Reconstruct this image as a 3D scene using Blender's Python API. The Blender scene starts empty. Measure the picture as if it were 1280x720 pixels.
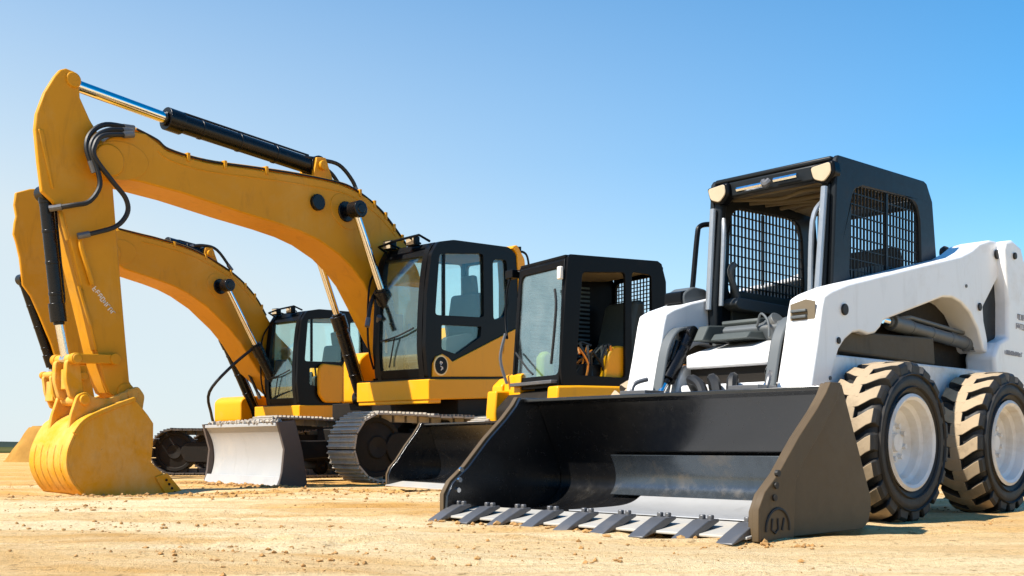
import bpy, bmesh, math, random
from mathutils import Vector, Matrix, noise
from mathutils.geometry import tessellate_polygon
R = math.radians
random.seed(7)
sc = bpy.context.scene
col = sc.collection

# ------------------------------------------------------------------ materials
class N:
    """tiny node-tree writer"""
    def __init__(s, mat):
        mat.use_nodes = True
        s.nt = mat.node_tree; s.nt.nodes.clear()
        s.out = s.nt.nodes.new('ShaderNodeOutputMaterial')
    def n(s, t, **k):
        nd = s.nt.nodes.new('ShaderNode' + t)
        for a, v in k.items(): setattr(nd, a, v)
        return nd
    def l(s, a, b): s.nt.links.new(a, b)
    def val(s, sock, v):
        if hasattr(v, 'is_output'): s.l(v, sock)
        else: sock.default_value = v
    def noise(s, scale, detail=5, rough=.6, vec=None, dist=0):
        nd = s.n('TexNoise'); nd.inputs['Scale'].default_value = scale
        nd.inputs['Detail'].default_value = detail; nd.inputs['Roughness'].default_value = rough
        nd.inputs['Distortion'].default_value = dist
        if vec: s.l(vec, nd.inputs['Vector'])
        return nd.outputs['Fac']
    def coord(s, kind='Object', scale=(1, 1, 1)):
        c = s.n('TexCoord'); m = s.n('Mapping'); m.inputs['Scale'].default_value = scale
        s.l(c.outputs[kind], m.inputs['Vector']); return m.outputs['Vector']
    def ramp(s, fac, a, b, ca=(0, 0, 0, 1), cb=(1, 1, 1, 1)):
        r = s.n('ValToRGB'); r.color_ramp.elements[0].position = a; r.color_ramp.elements[1].position = b
        r.color_ramp.elements[0].color = ca; r.color_ramp.elements[1].color = cb
        s.l(fac, r.inputs['Fac']); return r.outputs['Color']
    def mix(s, fac, a, b, blend='MIX'):
        m = s.n('MixRGB', blend_type=blend)
        s.val(m.inputs['Fac'], fac); s.val(m.inputs['Color1'], a); s.val(m.inputs['Color2'], b)
        return m.outputs['Color']
    def math(s, op, a, b=0.):
        m = s.n('Math', operation=op); s.val(m.inputs[0], a); s.val(m.inputs[1], b); return m.outputs[0]

def c4(c): return (c[0], c[1], c[2], 1)
SAND = (.50, .34, .17)
def paint(name, base, rough=.4, metal=0., var=.12, dust=.0, dustcol=SAND, dscale=2.5, chips=None, bump=.0, bscale=40, coat=0., streak=False, spec=.5, grime=0., grimecol=(.05, .03, .015)):
    m = bpy.data.materials.new(name); t = N(m)
    p = t.n('BsdfPrincipled'); t.l(p.outputs[0], t.out.inputs[0])
    v = t.coord(); 
    n1 = t.noise(1.7, 4, .55, v); n2 = t.noise(dscale, 8, .68, v, .4); n3 = t.noise(26, 6, .7, v)
    dark = tuple(x * (1 - var) for x in base); lite = tuple(min(1, x * (1 + var)) for x in base)
    c = t.mix(n1, c4(dark), c4(lite))
    f = None
    if dust > 0:
        f = t.math('MULTIPLY', t.ramp(n2, .60 - dust * .35, .82 - dust * .25), min(1, .35 + dust))
        f2 = t.ramp(n3, .35, .75)
        f = t.math('MULTIPLY', f, t.math('ADD', .55, t.math('MULTIPLY', f2, .45)))
        if streak:
            vs = t.coord(scale=(9, 9, .7)); ns = t.noise(2.2, 6, .6, vs)
            f = t.math('MAXIMUM', f, t.math('MULTIPLY', t.ramp(ns, .58, .75), dust * .7))
        c = t.mix(f, c, c4(dustcol))
    if grime:
        vg = t.coord(scale=(3.2, 3.2, .8)); ng = t.noise(1.6, 9, .72, vg, .8)
        fg = t.math('MULTIPLY', t.ramp(ng, .54, .74), grime)
        n5 = t.noise(4.5, 10, .8, v, 1.2)
        fg = t.math('MAXIMUM', fg, t.math('MULTIPLY', t.ramp(n5, .62, .70), grime * .8))
        c = t.mix(fg, c, c4(grimecol))
    if chips:
        n4 = t.noise(9, 9, .75, v, .6)
        fc = t.ramp(n4, .665, .69)
        c = t.mix(t.math('MULTIPLY', fc, .85), c, c4(chips))
    t.l(c, p.inputs['Base Color'])
    r = t.math('ADD', rough, t.math('MULTIPLY', t.math('SUBTRACT', n3, .5), .25))
    if f is not None: r = t.math('MINIMUM', .95, t.math('ADD', r, t.math('MULTIPLY', f, .4)))
    t.l(r, p.inputs['Roughness'])
    p.inputs['Metallic'].default_value = metal
    p.inputs['Specular IOR Level'].default_value = spec
    p.inputs['Coat Weight'].default_value = coat; p.inputs['Coat Roughness'].default_value = .12
    if bump:
        b = t.n('Bump'); b.inputs['Strength'].default_value = bump; b.inputs['Distance'].default_value = .01
        t.l(t.noise(bscale, 6, .65, v), b.inputs['Height']); t.l(b.outputs[0], p.inputs['Normal'])
    return m

def glass_mat(name, tint, refl=.16, film=.05, filmcol=(.55, .6, .55)):
    m = bpy.data.materials.new(name); t = N(m)
    tr = t.n('BsdfTransparent'); tr.inputs[0].default_value = c4([x ** .5 for x in tint])
    gl = t.n('BsdfGlossy'); gl.inputs['Roughness'].default_value = .02; gl.inputs['Color'].default_value = (.8, .95, .95, 1)
    df = t.n('BsdfDiffuse'); df.inputs[0].default_value = c4(filmcol)
    lw = t.n('LayerWeight'); lw.inputs['Blend'].default_value = .5
    mx = t.n('MixShader'); t.l(t.math('MINIMUM', .95, t.math('ADD', refl * .55 + .02, t.math('MULTIPLY', .8, t.math('POWER', lw.outputs['Facing'], 4.)))), mx.inputs[0]); t.l(tr.outputs[0], mx.inputs[1]); t.l(gl.outputs[0], mx.inputs[2])
    m2 = t.n('MixShader')
    ns = t.noise(4, 6, .65, t.coord())
    t.l(t.math('MULTIPLY', t.ramp(ns, .35, .8), film * 1.2), m2.inputs[0]); t.l(mx.outputs[0], m2.inputs[1]); t.l(df.outputs[0], m2.inputs[2])
    t.l(m2.outputs[0], t.out.inputs[0]); return m

M = {}
M['boom'] = paint('ochre_yellow_paint', (.60, .265, .008), .45, var=.14, spec=.2, grime=.45, grimecol=(.27, .11, .012), dust=.28, dustcol=(.56, .34, .10), dscale=1.6, chips=None)
M['bucket'] = paint('worn_bucket_yellow', (.66, .30, .006), .5, spec=.2, var=.12, grime=.4, grimecol=(.30, .15, .04), dust=.62, dustcol=(.64, .42, .16), dscale=1.8, chips=(.30, .16, .06), bump=.08)
M['yellow'] = paint('cab_yellow_paint', (.78, .34, .003), .38, var=.05, spec=.3, grime=.2, grimecol=(.30, .14, .02), dust=.08, dustcol=(.6, .36, .12))
M['black'] = paint('black_cab_paint', (.0035, .004, .005), .34, var=.2, spec=.14, dust=.02, dustcol=(.05, .045, .04))
M['rops'] = paint('charcoal_paint', (.007, .0095, .012), .42, var=.2, spec=.22, dust=.05, dustcol=(.09, .08, .07))
M['rubber'] = paint('hose_rubber', (.006, .006, .006), .55, var=.2)
M['cyl'] = paint('cylinder_black', (.005, .005, .006), .28, var=.2, spec=.3, dust=.05, dustcol=(.12, .1, .08))
M['chrome'] = paint('chrome_rod', (.75, .76, .78), .13, 1., var=.05)
M['steel'] = paint('ground_steel', (.13, .13, .135), .42, .5, var=.2, dust=.2, dustcol=(.35, .28, .2), bump=.1)
M['edge'] = paint('dusty_edge_steel', (.42, .40, .36), .6, .2, var=.2, dust=.4, dustcol=(.52, .42, .28), dscale=6, bump=.15)
M['tracksteel'] = paint('dusty_track_steel', (.34, .31, .27), .6, .0, var=.2, dust=.55, dustcol=(.54, .44, .30), dscale=11, grime=.5, grimecol=(.07, .06, .05), bump=.25)
M['darksteel'] = paint('oily_undercarriage', (.014, .011, .008), .65, .0, spec=.2, var=.3, dust=.16, dustcol=(.07, .045, .028), dscale=5, bump=.1)
M['blade'] = paint('pale_blade_paint', (.37, .37, .365), .5, .1, var=.10, grime=.35, grimecol=(.20, .19, .17), dust=.30, dustcol=(.55, .5, .42), dscale=2, streak=True, bump=.05)
M['bladeside'] = paint('dark_blade_end', (.09, .07, .06), .6, .1, var=.2, dust=.2, dustcol=(.2, .15, .1))
M['white'] = paint('white_paint', (.80, .80, .80), .38, var=.03, grime=.22, grimecol=(.36, .32, .27), dust=.15, dustcol=(.50, .42, .32), dscale=2.2, chips=None, coat=.15)
M['whitelow'] = paint('muddy_white_paint', (.74, .74, .73), .45, var=.04, grime=.35, grimecol=(.34, .27, .19), dust=.5, dustcol=(.46, .35, .22), dscale=3)
M['rim'] = paint('rim_white', (.72, .71, .69), .45, var=.05, grime=.3, grimecol=(.30, .24, .17), dust=.36, dustcol=(.45, .36, .24), dscale=4)
M['tyre'] = paint('tyre_rubber', (.008, .0075, .007), .6, var=.25, dust=.32, dustcol=(.075, .058, .040), dscale=3.5, bump=.12)
M['lug'] = paint('dusty_tyre_lugs', (.36, .27, .17), .85, var=.2, dust=.3, dustcol=(.10, .075, .05), dscale=7, bump=.2)
M['skidbucket'] = paint('black_bucket_paint', (.0045, .0045, .005), .24, .0, var=.3, spec=.8, grime=.5, grimecol=(.016, .014, .012), dust=.07, dustcol=(.09, .075, .055), dscale=2, coat=.25, bump=.03, bscale=5)
M['bucketside'] = paint('dusty_bucket_plate', (.082, .054, .026), .5, .0, spec=.3, var=.12, grime=.35, grimecol=(.045, .032, .018), streak=True, dust=.25, dustcol=(.15, .105, .055), dscale=2.5)
M['skysheen'] = paint('painted_sky_sheen', (.085, .10, .115), .26, .75, var=.3, grime=.4, grimecol=(.02, .02, .02), dust=.05)  # bluish sheen of reflected sky put into the colour
M['paleplate'] = paint('pale_floor_plate', (.42, .42, .42), .38, .25, var=.25, grime=.3, grimecol=(.12, .11, .10), dust=.12, dustcol=(.3, .27, .22), dscale=3)
M['liner'] = paint('tan_headliner', (.15, .112, .06), .9, var=.2, dust=.2, dustcol=(.16, .12, .08))
M['seat'] = paint('seat_vinyl', (.045, .055, .052), .6, var=.2, dust=.1, dustcol=(.2, .2, .17))
M['greyplastic'] = paint('grey_plastic', (.085, .095, .10), .5, var=.15, dust=.06)
M['bluegrey'] = paint('blue_grey_lining', (.06, .10, .125), .55, var=.2)
M['lime'] = paint('lime_plastic', (.55, .62, .05), .5, var=.1)
M['orange'] = paint('orange_plastic', (.75, .22, .01), .5, var=.25)
M['brownpanel'] = paint('dusty_brown_panel', (.135, .105, .065), .75, var=.15, dust=.3, dustcol=(.2, .15, .09))
M['darkbrown'] = paint('dark_brown_panel', (.075, .058, .034), .75, var=.2, grime=.5, grimecol=(.02, .015, .01), dust=.3, dustcol=(.14, .105, .06))
M['railsteel'] = paint('satin_rail', (.34, .36, .38), .35, .6, var=.1)
M['lampface'] = paint('dusty_lamp_lens', (.44, .355, .24), .55, var=.12, dust=.3, dustcol=(.34, .27, .18), dscale=12)
M['decal_white'] = paint('decal_white', (.75, .70, .62), .5)
M['decal_grey'] = paint('decal_grey', (.30, .30, .32), .5)
M['decal_cream'] = paint('decal_cream', (.88, .66, .30), .5)
M['glass'] = glass_mat('cab_glass', (.84, .95, .91), .07, .02)
M['glass_ws'] = glass_mat('windscreen_glass', (.72, .90, .86), .24, .04)
M['glass_dusty'] = glass_mat('dusty_windscreen_glass', (.72, .86, .86), .46, .07, (.62, .68, .68))

# ------------------------------------------------------------------ geometry
class G:
    def __init__(s): s.v = []; s.f = []
    def add(s, v, f):
        o = len(s.v); s.v += [Vector(p) for p in v]; s.f += [tuple(i + o for i in q) for q in f]; return s
    def box(s, x0, x1, y0, y1, z0, z1):
        v = [(x, y, z) for x in (x0, x1) for y in (y0, y1) for z in (z0, z1)]
        return s.add(v, [(0, 1, 3, 2), (4, 6, 7, 5), (0, 4, 5, 1), (2, 3, 7, 6), (0, 2, 6, 4), (1, 5, 7, 3)])
    def obox(s, c, size, mat):
        o = len(s.v); s.box(-size[0] / 2, size[0] / 2, -size[1] / 2, size[1] / 2, -size[2] / 2, size[2] / 2)
        for i in range(o, len(s.v)): s.v[i] = mat @ s.v[i] + Vector(c)
        return s
    def plate(s, outer, t0, t1, holes=(), plane='xz'):
        """flat plate from an outline (with holes); plane 'xz' -> thickness along y"""
        loops = [outer] + list(holes)
        flat = [p for lp in loops for p in lp]
        tri = tessellate_polygon([[Vector((p[0], p[1], 0)) for p in lp] for lp in loops])
        if plane == 'xz': P = lambda p, t: (p[0], t, p[1])
        elif plane == 'yz': P = lambda p, t: (t, p[0], p[1])
        else: P = lambda p, t: (p[0], p[1], t)
        n = len(flat)
        v = [P(p, t0) for p in flat] + [P(p, t1) for p in flat]
        f = []
        if len(loops) == 1:
            f += [tuple(range(n)), tuple(range(2 * n - 1, n - 1, -1))]
        else:
            for a, b, c in tri: f += [(a, b, c), (a + n, c + n, b + n)]
        o = 0
        for lp in loops:
            k = len(lp)
            for i in range(k):
                a, b = o + i, o + (i + 1) % k
                f.append((a, b, b + n, a + n))
            o += k
        return s.add(v, f)
    def cyl(s, a, b, r, r2=None, n=20, cap=True):
        a, b = Vector(a), Vector(b); r2 = r if r2 is None else r2
        d = (b - a).normalized(); u = d.orthogonal().normalized(); w = d.cross(u)
        v = []
        for p, q in ((a, r), (b, r2)):
            v += [p + (u * math.cos(2 * math.pi * i / n) + w * math.sin(2 * math.pi * i / n)) * q for i in range(n)]
        f = [(i, (i + 1) % n, n + (i + 1) % n, n + i) for i in range(n)]
        if cap: f += [tuple(range(n))[::-1], tuple(range(n, 2 * n))]
        return s.add(v, f)
    def tube(s, pts, r, n=8, smooth=True, sub=5):
        P = [Vector(p) for p in pts]
        if smooth and len(P) > 2:
            Q = []
            for i in range(len(P) - 1):
                p0 = P[max(i - 1, 0)]; p1 = P[i]; p2 = P[i + 1]; p3 = P[min(i + 2, len(P) - 1)]
                for k in range(sub):
                    t = k / sub
                    Q.append(.5 * ((2 * p1) + (p2 - p0) * t + (2 * p0 - 5 * p1 + 4 * p2 - p3) * t * t + (3 * p1 - p0 - 3 * p2 + p3) * t ** 3))
            P = Q + [P[-1]]
        v = []; f = []; u = None
        for i, p in enumerate(P):
            d = (P[min(i + 1, len(P) - 1)] - P[max(i - 1, 0)]).normalized()
            u = d.orthogonal().normalized() if u is None else (u - d * u.dot(d)).normalized()
            w = d.cross(u)
            v += [p + (u * math.cos(2 * math.pi * k / n) + w * math.sin(2 * math.pi * k / n)) * r for k in range(n)]
            if i:
                o = (i - 1) * n
                f += [(o + k, o + (k + 1) % n, o + n + (k + 1) % n, o + n + k) for k in range(n)]
        f += [tuple(range(n))[::-1], tuple(range(len(v) - n, len(v)))]
        return s.add(v, f)
    def strip(s, prof, y0, y1, th):
        """sheet of thickness th following an open profile in xz, from y0 to y1"""
        n = len(prof); nor = []
        for i in range(n):
            a = prof[max(i - 1, 0)]; b = prof[min(i + 1, n - 1)]
            dx, dz = b[0] - a[0], b[1] - a[1]; L = math.hypot(dx, dz); nor.append((-dz / L, dx / L))
        off = [(p[0] + q[0] * th, p[1] + q[1] * th) for p, q in zip(prof, nor)]
        return s.plate(list(prof) + off[::-1], y0, y1)
    def lathe(s, prof, c, axis='y', n=40):
        """prof: list of (radius, offset along the axis)"""
        k = len(prof); v = []; f = []
        for i in range(n):
            a = 2 * math.pi * i / n
            for r, t in prof: v.append((c[0] + r * math.cos(a), c[1] + t, c[2] + r * math.sin(a)))
        for i in range(n):
            j = (i + 1) % n
            for q in range(k - 1): f.append((i * k + q, i * k + q + 1, j * k + q + 1, j * k + q))
        return s.add(v, f)
    def xf(s, fn): s.v = [Vector(fn(p)) for p in s.v]; return s
    def build(s, name, mat, parent=None, bev=.006, smooth=35, seg=2):
        me = bpy.data.meshes.new(name); me.from_pydata([tuple(p) for p in s.v], [], s.f)
        bm = bmesh.new(); bm.from_mesh(me); bmesh.ops.recalc_face_normals(bm, faces=bm.faces[:]); bm.to_mesh(me); bm.free()
        for p in me.polygons: p.use_smooth = True
        me.set_sharp_from_angle(angle=R(smooth))
        me.materials.append(M[mat] if isinstance(mat, str) else mat)
        o = bpy.data.objects.new(name, me); col.objects.link(o)
        if parent: o.parent = parent
        if bev:
            b = o.modifiers.new('bevel', 'BEVEL'); b.width = bev; b.segments = seg; b.limit_method = 'ANGLE'; b.angle_limit = R(38); b.use_clamp_overlap = True
        return o

def each(g, name, mat, parent, bev=.006):
    """one object for every connected piece collected in g"""
    par = list(range(len(g.v)))
    def find(i):
        while par[i] != i: par[i] = par[par[i]]; i = par[i]
        return i
    for f in g.f:
        for q in f[1:]: par[find(q)] = find(f[0])
    groups = {}
    for f in g.f: groups.setdefault(find(f[0]), []).append(f)
    for fs in groups.values():
        ids = sorted({i for f in fs for i in f}); mp = {i: k for k, i in enumerate(ids)}
        h = G(); h.add([g.v[i] for i in ids], [tuple(mp[i] for i in f) for f in fs]); h.build(name, mat, parent, bev)

def rnd(poly, r, n=4):
    out = []; k = len(poly)
    for i in range(k):
        p0, p1, p2 = Vector(poly[i - 1]), Vector(poly[i]), Vector(poly[(i + 1) % k])
        a = (p0 - p1); b = (p2 - p1); rr = r if not isinstance(r, (list, tuple)) else r[i]
        d = min(rr, a.length * .45, b.length * .45)
        if d < 1e-4: out.append(tuple(p1)); continue
        A = p1 + a.normalized() * d; B = p1 + b.normalized() * d
        for j in range(n + 1):
            t = j / n; out.append(tuple((1 - t) ** 2 * A + 2 * t * (1 - t) * p1 + t * t * B))
    return out

def smooth_open(pts, sub=4):
    P = [Vector(p) for p in pts]; Q = []
    for i in range(len(P) - 1):
        p0 = P[max(i - 1, 0)]; p1 = P[i]; p2 = P[i + 1]; p3 = P[min(i + 2, len(P) - 1)]
        for k in range(sub):
            t = k / sub
            Q.append(tuple(.5 * ((2 * p1) + (p2 - p0) * t + (2 * p0 - 5 * p1 + 4 * p2 - p3) * t * t + (3 * p1 - p0 - 3 * p2 + p3) * t ** 3)))
    return Q + [tuple(P[-1])]

def thing(name, label, cat, loc, heading, group=None):
    o = bpy.data.objects.new(name, None); col.objects.link(o); o.empty_display_size = .3
    a = R(heading); o.location = loc; o.rotation_euler = (0, 0, math.atan2(-math.cos(a), -math.sin(a)))
    o['label'] = label; o['category'] = cat
    if group: o['group'] = group
    return o

# ------------------------------------------------------------------ shared pieces
def track_belt(half, r, zc, w, pitch, ucy):
    """steel track: shoes with grousers round a stadium path, plus link chain"""
    g = G(); per = 4 * half + 2 * math.pi * r; n = int(per / pitch)
    sag = .035
    for i in range(n):
        s = i * per / n
        if s < 2 * half: x, z, a = -half + s, zc - r, math.pi
        elif s < 2 * half + math.pi * r:
            t = (s - 2 * half) / r; x, z, a = half + r * math.sin(t), zc - r * math.cos(t), math.pi - t
        elif s < 4 * half + math.pi * r:
            q = s - 2 * half - math.pi * r; x = half - q; z = zc + r - sag * math.sin(math.pi * min(max(q / (2 * half), 0), 1)) ** 2 * (1 + .3 * math.sin(9 * q)); a = 0
        else:
            t = (s - 4 * half - math.pi * r) / r; x, z, a = -half - r * math.sin(t), zc + r * math.cos(t), -t
        mt = Matrix.Rotation(a, 3, 'Y')
        nrm = mt @ Vector((0, 0, 1)); tan = mt @ Vector((1, 0, 0)); c = Vector((x, ucy, z))
        g.obox(c, (pitch * .93, w, .022), mt)
        for d in (-.36, -.02, .32): g.obox(c + tan * pitch * d + nrm * .021, (.018, w * .985, .026), mt)
        g.obox(c - nrm * .05, (pitch * .8, .16, .08), mt)
    return g

def disc_wheel(g, c, r, w, n=28):
    return g.lathe([(0, -w / 2), (r * .35, -w / 2 - .02), (r * .4, -w / 2), (r * .82, -w / 2 + .02), (r * .86, -w / 2), (r, -w / 2), (r, w / 2), (r * .86, w / 2), (r * .82, w / 2 - .02), (r * .4, w / 2), (r * .35, w / 2 + .02), (0, w / 2)], c, n=n)

def cylinder_part(root, a, b, split, r, rr, y=0, mat='cyl', name='hydraulic_cylinder', cap=True):
    """barrel from a to split, rod from split to b"""
    a, b, s_ = Vector(a), Vector(b), Vector(split); d = (b - a).normalized()
    g = G(); g.cyl(a, s_, r, n=22); g.cyl(s_ - d * .16, s_ + d * .03, r * 1.22, n=22); g.cyl(s_ + d * .03, s_ + d * .06, r * .8, n=18)
    g.cyl(a - d * .02, a + d * .10, r * 1.1, n=22)
    g.cyl(a + Vector((0, -r * 1.1, 0)), a + Vector((0, r * 1.1, 0)), r * 1.25, n=20)
    up = Vector((0, 1, 0)).cross(d).normalized()
    if up.z < 0: up = -up
    q = up * (r + .022)
    g.tube([a + d * .1 + q, s_ - d * .2 + q, s_ - d * .08 + up * r], .014, 6, smooth=False)
    for t in (.3, .55, .8):
        p = a + (s_ - a) * t; g.cyl(p - d * .015, p + d * .015, r * 1.07, n=18)
    o = g.build(name, mat, root, .004)
    h = G(); h.cyl(s_, b, rr, n=18); h.cyl(b + Vector((0, -r * .7, 0)), b + Vector((0, r * .7, 0)), rr * 1.15, n=18)
    h.build('rod', 'chrome', o, 0)
    return o

def letters(g, origin, ud, vd, h, n, seed, nrm, th=.004, w=.14):
    """a row of illegible letter-like strokes"""
    rs = random.Random(seed); o = Vector(origin); u = Vector(ud).normalized(); v = Vector(vd).normalized(); mt = Matrix((u, v, Vector(nrm).normalized())).transposed(); sl = u * h * .12
    for i in range(n):
        c = o + u * h * .8 * i
        g.obox(c, (h * w, h * rs.choice((.7, 1)), th), mt)
        for k in range(2):
            g.obox(c + u * h * .25 + v * rs.choice((-.45, 0, .45)) * h, (h * .5, h * w, th), mt)
        if rs.random() < .6: g.obox(c + u * h * .48, (h * w, h * rs.choice((.5, 1)), th), mt)
    return g

# ------------------------------------------------------------------ excavators
def excavator(label, loc, P):
    root = thing('excavator', label, 'excavator', loc, 40, 'yellow tracked excavators')
    s = P['s']; k = P['k']
    S = lambda p: (p[0] * s, p[1] * s, p[2] * s)
    SK = lambda p: (p[0] * s, p[1] * s, (p[2] + k * (1.25 - p[0])) * s)
    uca = R(P['uc']); ca, sa = math.cos(uca), math.sin(uca)
    UC = lambda p: ((p[0] * ca - p[1] * sa) * s, (p[0] * sa + p[1] * ca) * s, p[2] * s)
    # --- undercarriage
    hl = P['half']
    for y in (1.22, -1.22):
        tr = track_belt(hl, .40, .445, .58, .185, y).xf(UC).build('track', P['trackmat'], root, 0)
        g = G(); g.plate(rnd([(-hl, .25), (hl - .2, .25), (hl - .1, .45), (hl - .2, .62), (-hl, .62), (-hl - .1, .45)], .08), y - .17, y + .17)
        g.box(-1.0, 1.0, y - .22, y + .22, .60, .68); g.box(.2, .5, y + .18, y + .24, .3, .6); g.box(-.7, -.4, y + .18, y + .24, .3, .6)
        g.xf(UC).build('track_frame', 'darksteel', tr, .01)
        disc_wheel(G(), (hl, y, .445), .36, .30).xf(UC).build('idler_wheel', 'darksteel', tr, 0)
        g = disc_wheel(G(), (-hl, y, .445), .33, .22)
        for i in range(14):
            a = 2 * math.pi * i / 14; g.obox((-hl + .35 * math.cos(a), y, .445 + .35 * math.sin(a)), (.07, .08, .07), Matrix.Rotation(-a, 3, 'Y'))
        g.xf(UC).build('sprocket', 'darksteel', tr, 0)
        for i in range(7): disc_wheel(G(), ((-.75 + i * .25) * (hl - .35), y, .17), .105, .34, 18).xf(UC).build('roller', 'darksteel', tr, 0)
        for x in (-.65, .65): disc_wheel(G(), (x, y, .72), .07, .26, 16).xf(UC).build('carrier_roller', 'darksteel', tr, 0)
    g = G(); g.plate(rnd([(-.8, .42), (.8, .42), (.95, .6), (.7, .8), (-.7, .8), (-.95, .6)], .08), -.55, .55)
    for sx in (1, -1):
        for sy in (1, -1): g.plate([(sx * .2, sy * .4), (sx * .7, sy * .4), (sx * 1.15, sy * .98), (sx * .6, sy * .98)], .42, .70, plane='xy')
    g.xf(UC).build('car_body', 'darksteel', root, .015)
    G().cyl((0, 0, .78), (0, 0, 1.02), .62, n=40).xf(S).build('slewing_ring', 'darksteel', root, .01)
    if P['blade']:
        prof = smooth_open([(2.80, -.02), (2.735, .12), (2.70, .28), (2.71, .44), (2.75, .58), (2.82, .70)], 5)
        b = G().strip(prof, -.95, .95, .05)
        b.box(2.735, 2.83, -.95, .95, .69, .73)
        rs = random.Random(3)
        bl = b.xf(UC).build('dozer_blade', 'blade', root, .006)
        g = G()
        for y in (-.975, .975):
            g.plate([(2.84, -.05), (2.79, .15), (2.76, .42), (2.85, .74), (2.62, .76), (2.52, .40), (2.46, .02), (2.49, -.05)], y - .022, y + .022)
        each(g.xf(UC), 'end_plate', 'bladeside', bl, .004)
        g = G(); g.plate([(2.86, -.05), (2.80, .10), (2.775, .10), (2.82, -.05)], -.955, .955); g.xf(UC).build('cutting_edge', 'blade', bl, .003)
        g = G()
        for i in range(110):
            y = rs.uniform(-.93, .93); g.obox((2.78 + rs.uniform(-.06, .06), y, .74 + rs.uniform(0, .02)), [rs.uniform(.015, .05) for _ in range(3)], Matrix.Rotation(rs.uniform(0, 3), 3, Vector((rs.random(), rs.random(), 1)).normalized()))
        g.xf(UC).build('dirt_crust', 'tracksteel', bl, .004)
        for y in (-.5, .5):
            g = G(); g.plate([(2.66, .25), (2.66, .55), (2.2, .52), (.8, .55), (.8, .38), (2.2, .30)], y - .08, y + .08); g.xf(UC).build('push_arm', 'darksteel', root, .01)
    # --- revolving deck
    g = G(); g.plate(rnd([(1.29, .02), (1.29, 1.34), (-.62, 1.34), (-.62, .02)], .02), 1.03, 1.285, plane='xy')
    g.box(1.05, 1.275, .04, 1.32, .985, 1.04)
    deck = g.xf(SK).build('deck', 'yellow', root, .012)
    g = G(); g.box(-3.0, .7, -1.15, 1.28, .80, 1.028); g.xf(SK).build('belly_plate', 'darksteel', root, .01)
    G().box(-.6, 1.26, .05, 1.33, 1.283, 1.305).xf(SK).build('deck_gasket', 'black', deck, 0)
    if P['blade']: g = G(); g.plate(rnd([(.80, 1.03), (.80, 1.62), (.66, 1.72), (.55, 1.73), (.42, 1.52), (.42, 1.03)], .05), -.80, -.46)
    else: g = G(); g.plate(rnd([(1.26, 1.0), (1.26, 1.42), (1.12, 1.50), (.0, 1.53), (.0, 1.0)], .07), -1.30, -.44)
    tb = g.xf(SK).build('toolbox', 'yellow', root, .02)
    g = G(); g.box(.5, .56, -.45, -.43, 1.3, 1.36); g.xf(SK).build('latch', 'black', tb, .003)
    g = G(); g.plate(rnd([(-.3, 1.0), (-.55, 1.0), (-2.4, 1.0), (-2.4, 2.0), (-2.2, 2.12), (-.9, 2.12), (-.75, 1.96), (-.7, 1.56), (-.3, 1.50)], .05), -1.30, .28)
    g.plate(rnd([(-.56, 1.02), (-2.4, 1.02), (-2.4, 2.0), (-2.2, 2.08), (-.72, 2.08), (-.56, 1.95)], .05), .28, 1.32)
    eb = g.xf(SK).build('engine_housing', 'yellow', root, .02)
    g = G()
    for i in range(9): g.box(-1.2 - i * .09, -1.15 - i * .09, 1.315, 1.335, 1.3, 1.85)
    g.xf(SK).build('cooling_grille', 'black', eb, .003)
    G().cyl((-1.5, -.4, 2.1), (-1.5, -.4, 2.5), .06, n=16).xf(SK).build('exhaust_pipe', 'darksteel', eb, .004)
    g = G(); g.plate(rnd([(-2.42, -1.34), (-2.42, 1.34), (-2.9, 1.25), (-3.1, .6), (-3.15, 0), (-3.1, -.6), (-2.9, -1.25)], .1), 1.0, 1.95, plane='xy')
    g.xf(SK).build('counterweight', 'boom', root, .04)
    # --- cab
    y0, y1 = .35, 1.30
    outer = rnd([(1.262, 1.305), (1.31, 1.70), (1.28, 2.35), (1.20, 2.84), (1.08, 3.0), (.80, 3.05), (-.28, 3.055), (-.43, 2.97), (-.47, 2.5), (-.47, 1.305)], .04)
    w_door = rnd([(1.06, 2.85), (.235, 2.92), (.22, 2.09), (1.135, 2.085)], .05)
    w_rear = rnd([(.045, 2.86), (-.235, 2.88), (-.275, 2.27), (-.20, 2.12), (.03, 2.06)], .06)
    w_low = rnd([(1.02, 1.965), (.27, 1.97), (.29, 1.83), (.74, 1.60), (1.02, 1.66)], .03)
    cab = G(); cab.plate(outer, y1 - .06, y1, [w_door, w_rear, w_low])
    far = rnd([(1.08, 2.86), (-.36, 2.92), (-.38, 1.75), (1.15, 1.65)], .06)
    cab.plate(outer, y0, y0 + .05, [far])
    fp = [(1.262, 1.305), (1.31, 1.70), (1.28, 2.35), (1.20, 2.84), (1.08, 3.0)]
    for a, b in ((y0 + .052, y0 + .12), (y1 - .15, y1 - .062)): cab.strip(smooth_open(fp, 4), a, b, .07)
    cab.plate([(1.255, 1.31), (1.285, 1.42), (1.20, 1.42), (1.19, 1.31)], y0 + .12, y1 - .15)
    cab.plate([(1.20, 2.83), (1.08, 2.995), (.95, 2.97), (1.11, 2.80)], y0 + .12, y1 - .15)
    cab.plate([(1.08, 2.998), (.80, 3.048), (-.28, 3.053), (-.41, 2.97), (-.35, 2.93), (.9, 2.95)], y0 + .05, y1 - .06)
    rear = rnd([(y0 + .07, 1.75), (y1 - .09, 1.75), (y1 - .09, 2.90), (y0 + .07, 2.90)], .05)
    cab.plate([(y0 + .05, 1.31), (y1 - .06, 1.31), (y1 - .06, 2.97), (y0 + .05, 2.97)], -.45, -.40, [rear], plane='yz')
    cab.box(-.42, 1.2, y0 + .05, y1 - .06, 1.31, 1.36)
    cab = cab.xf(SK).build('cab', 'black', root, .012)
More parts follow.
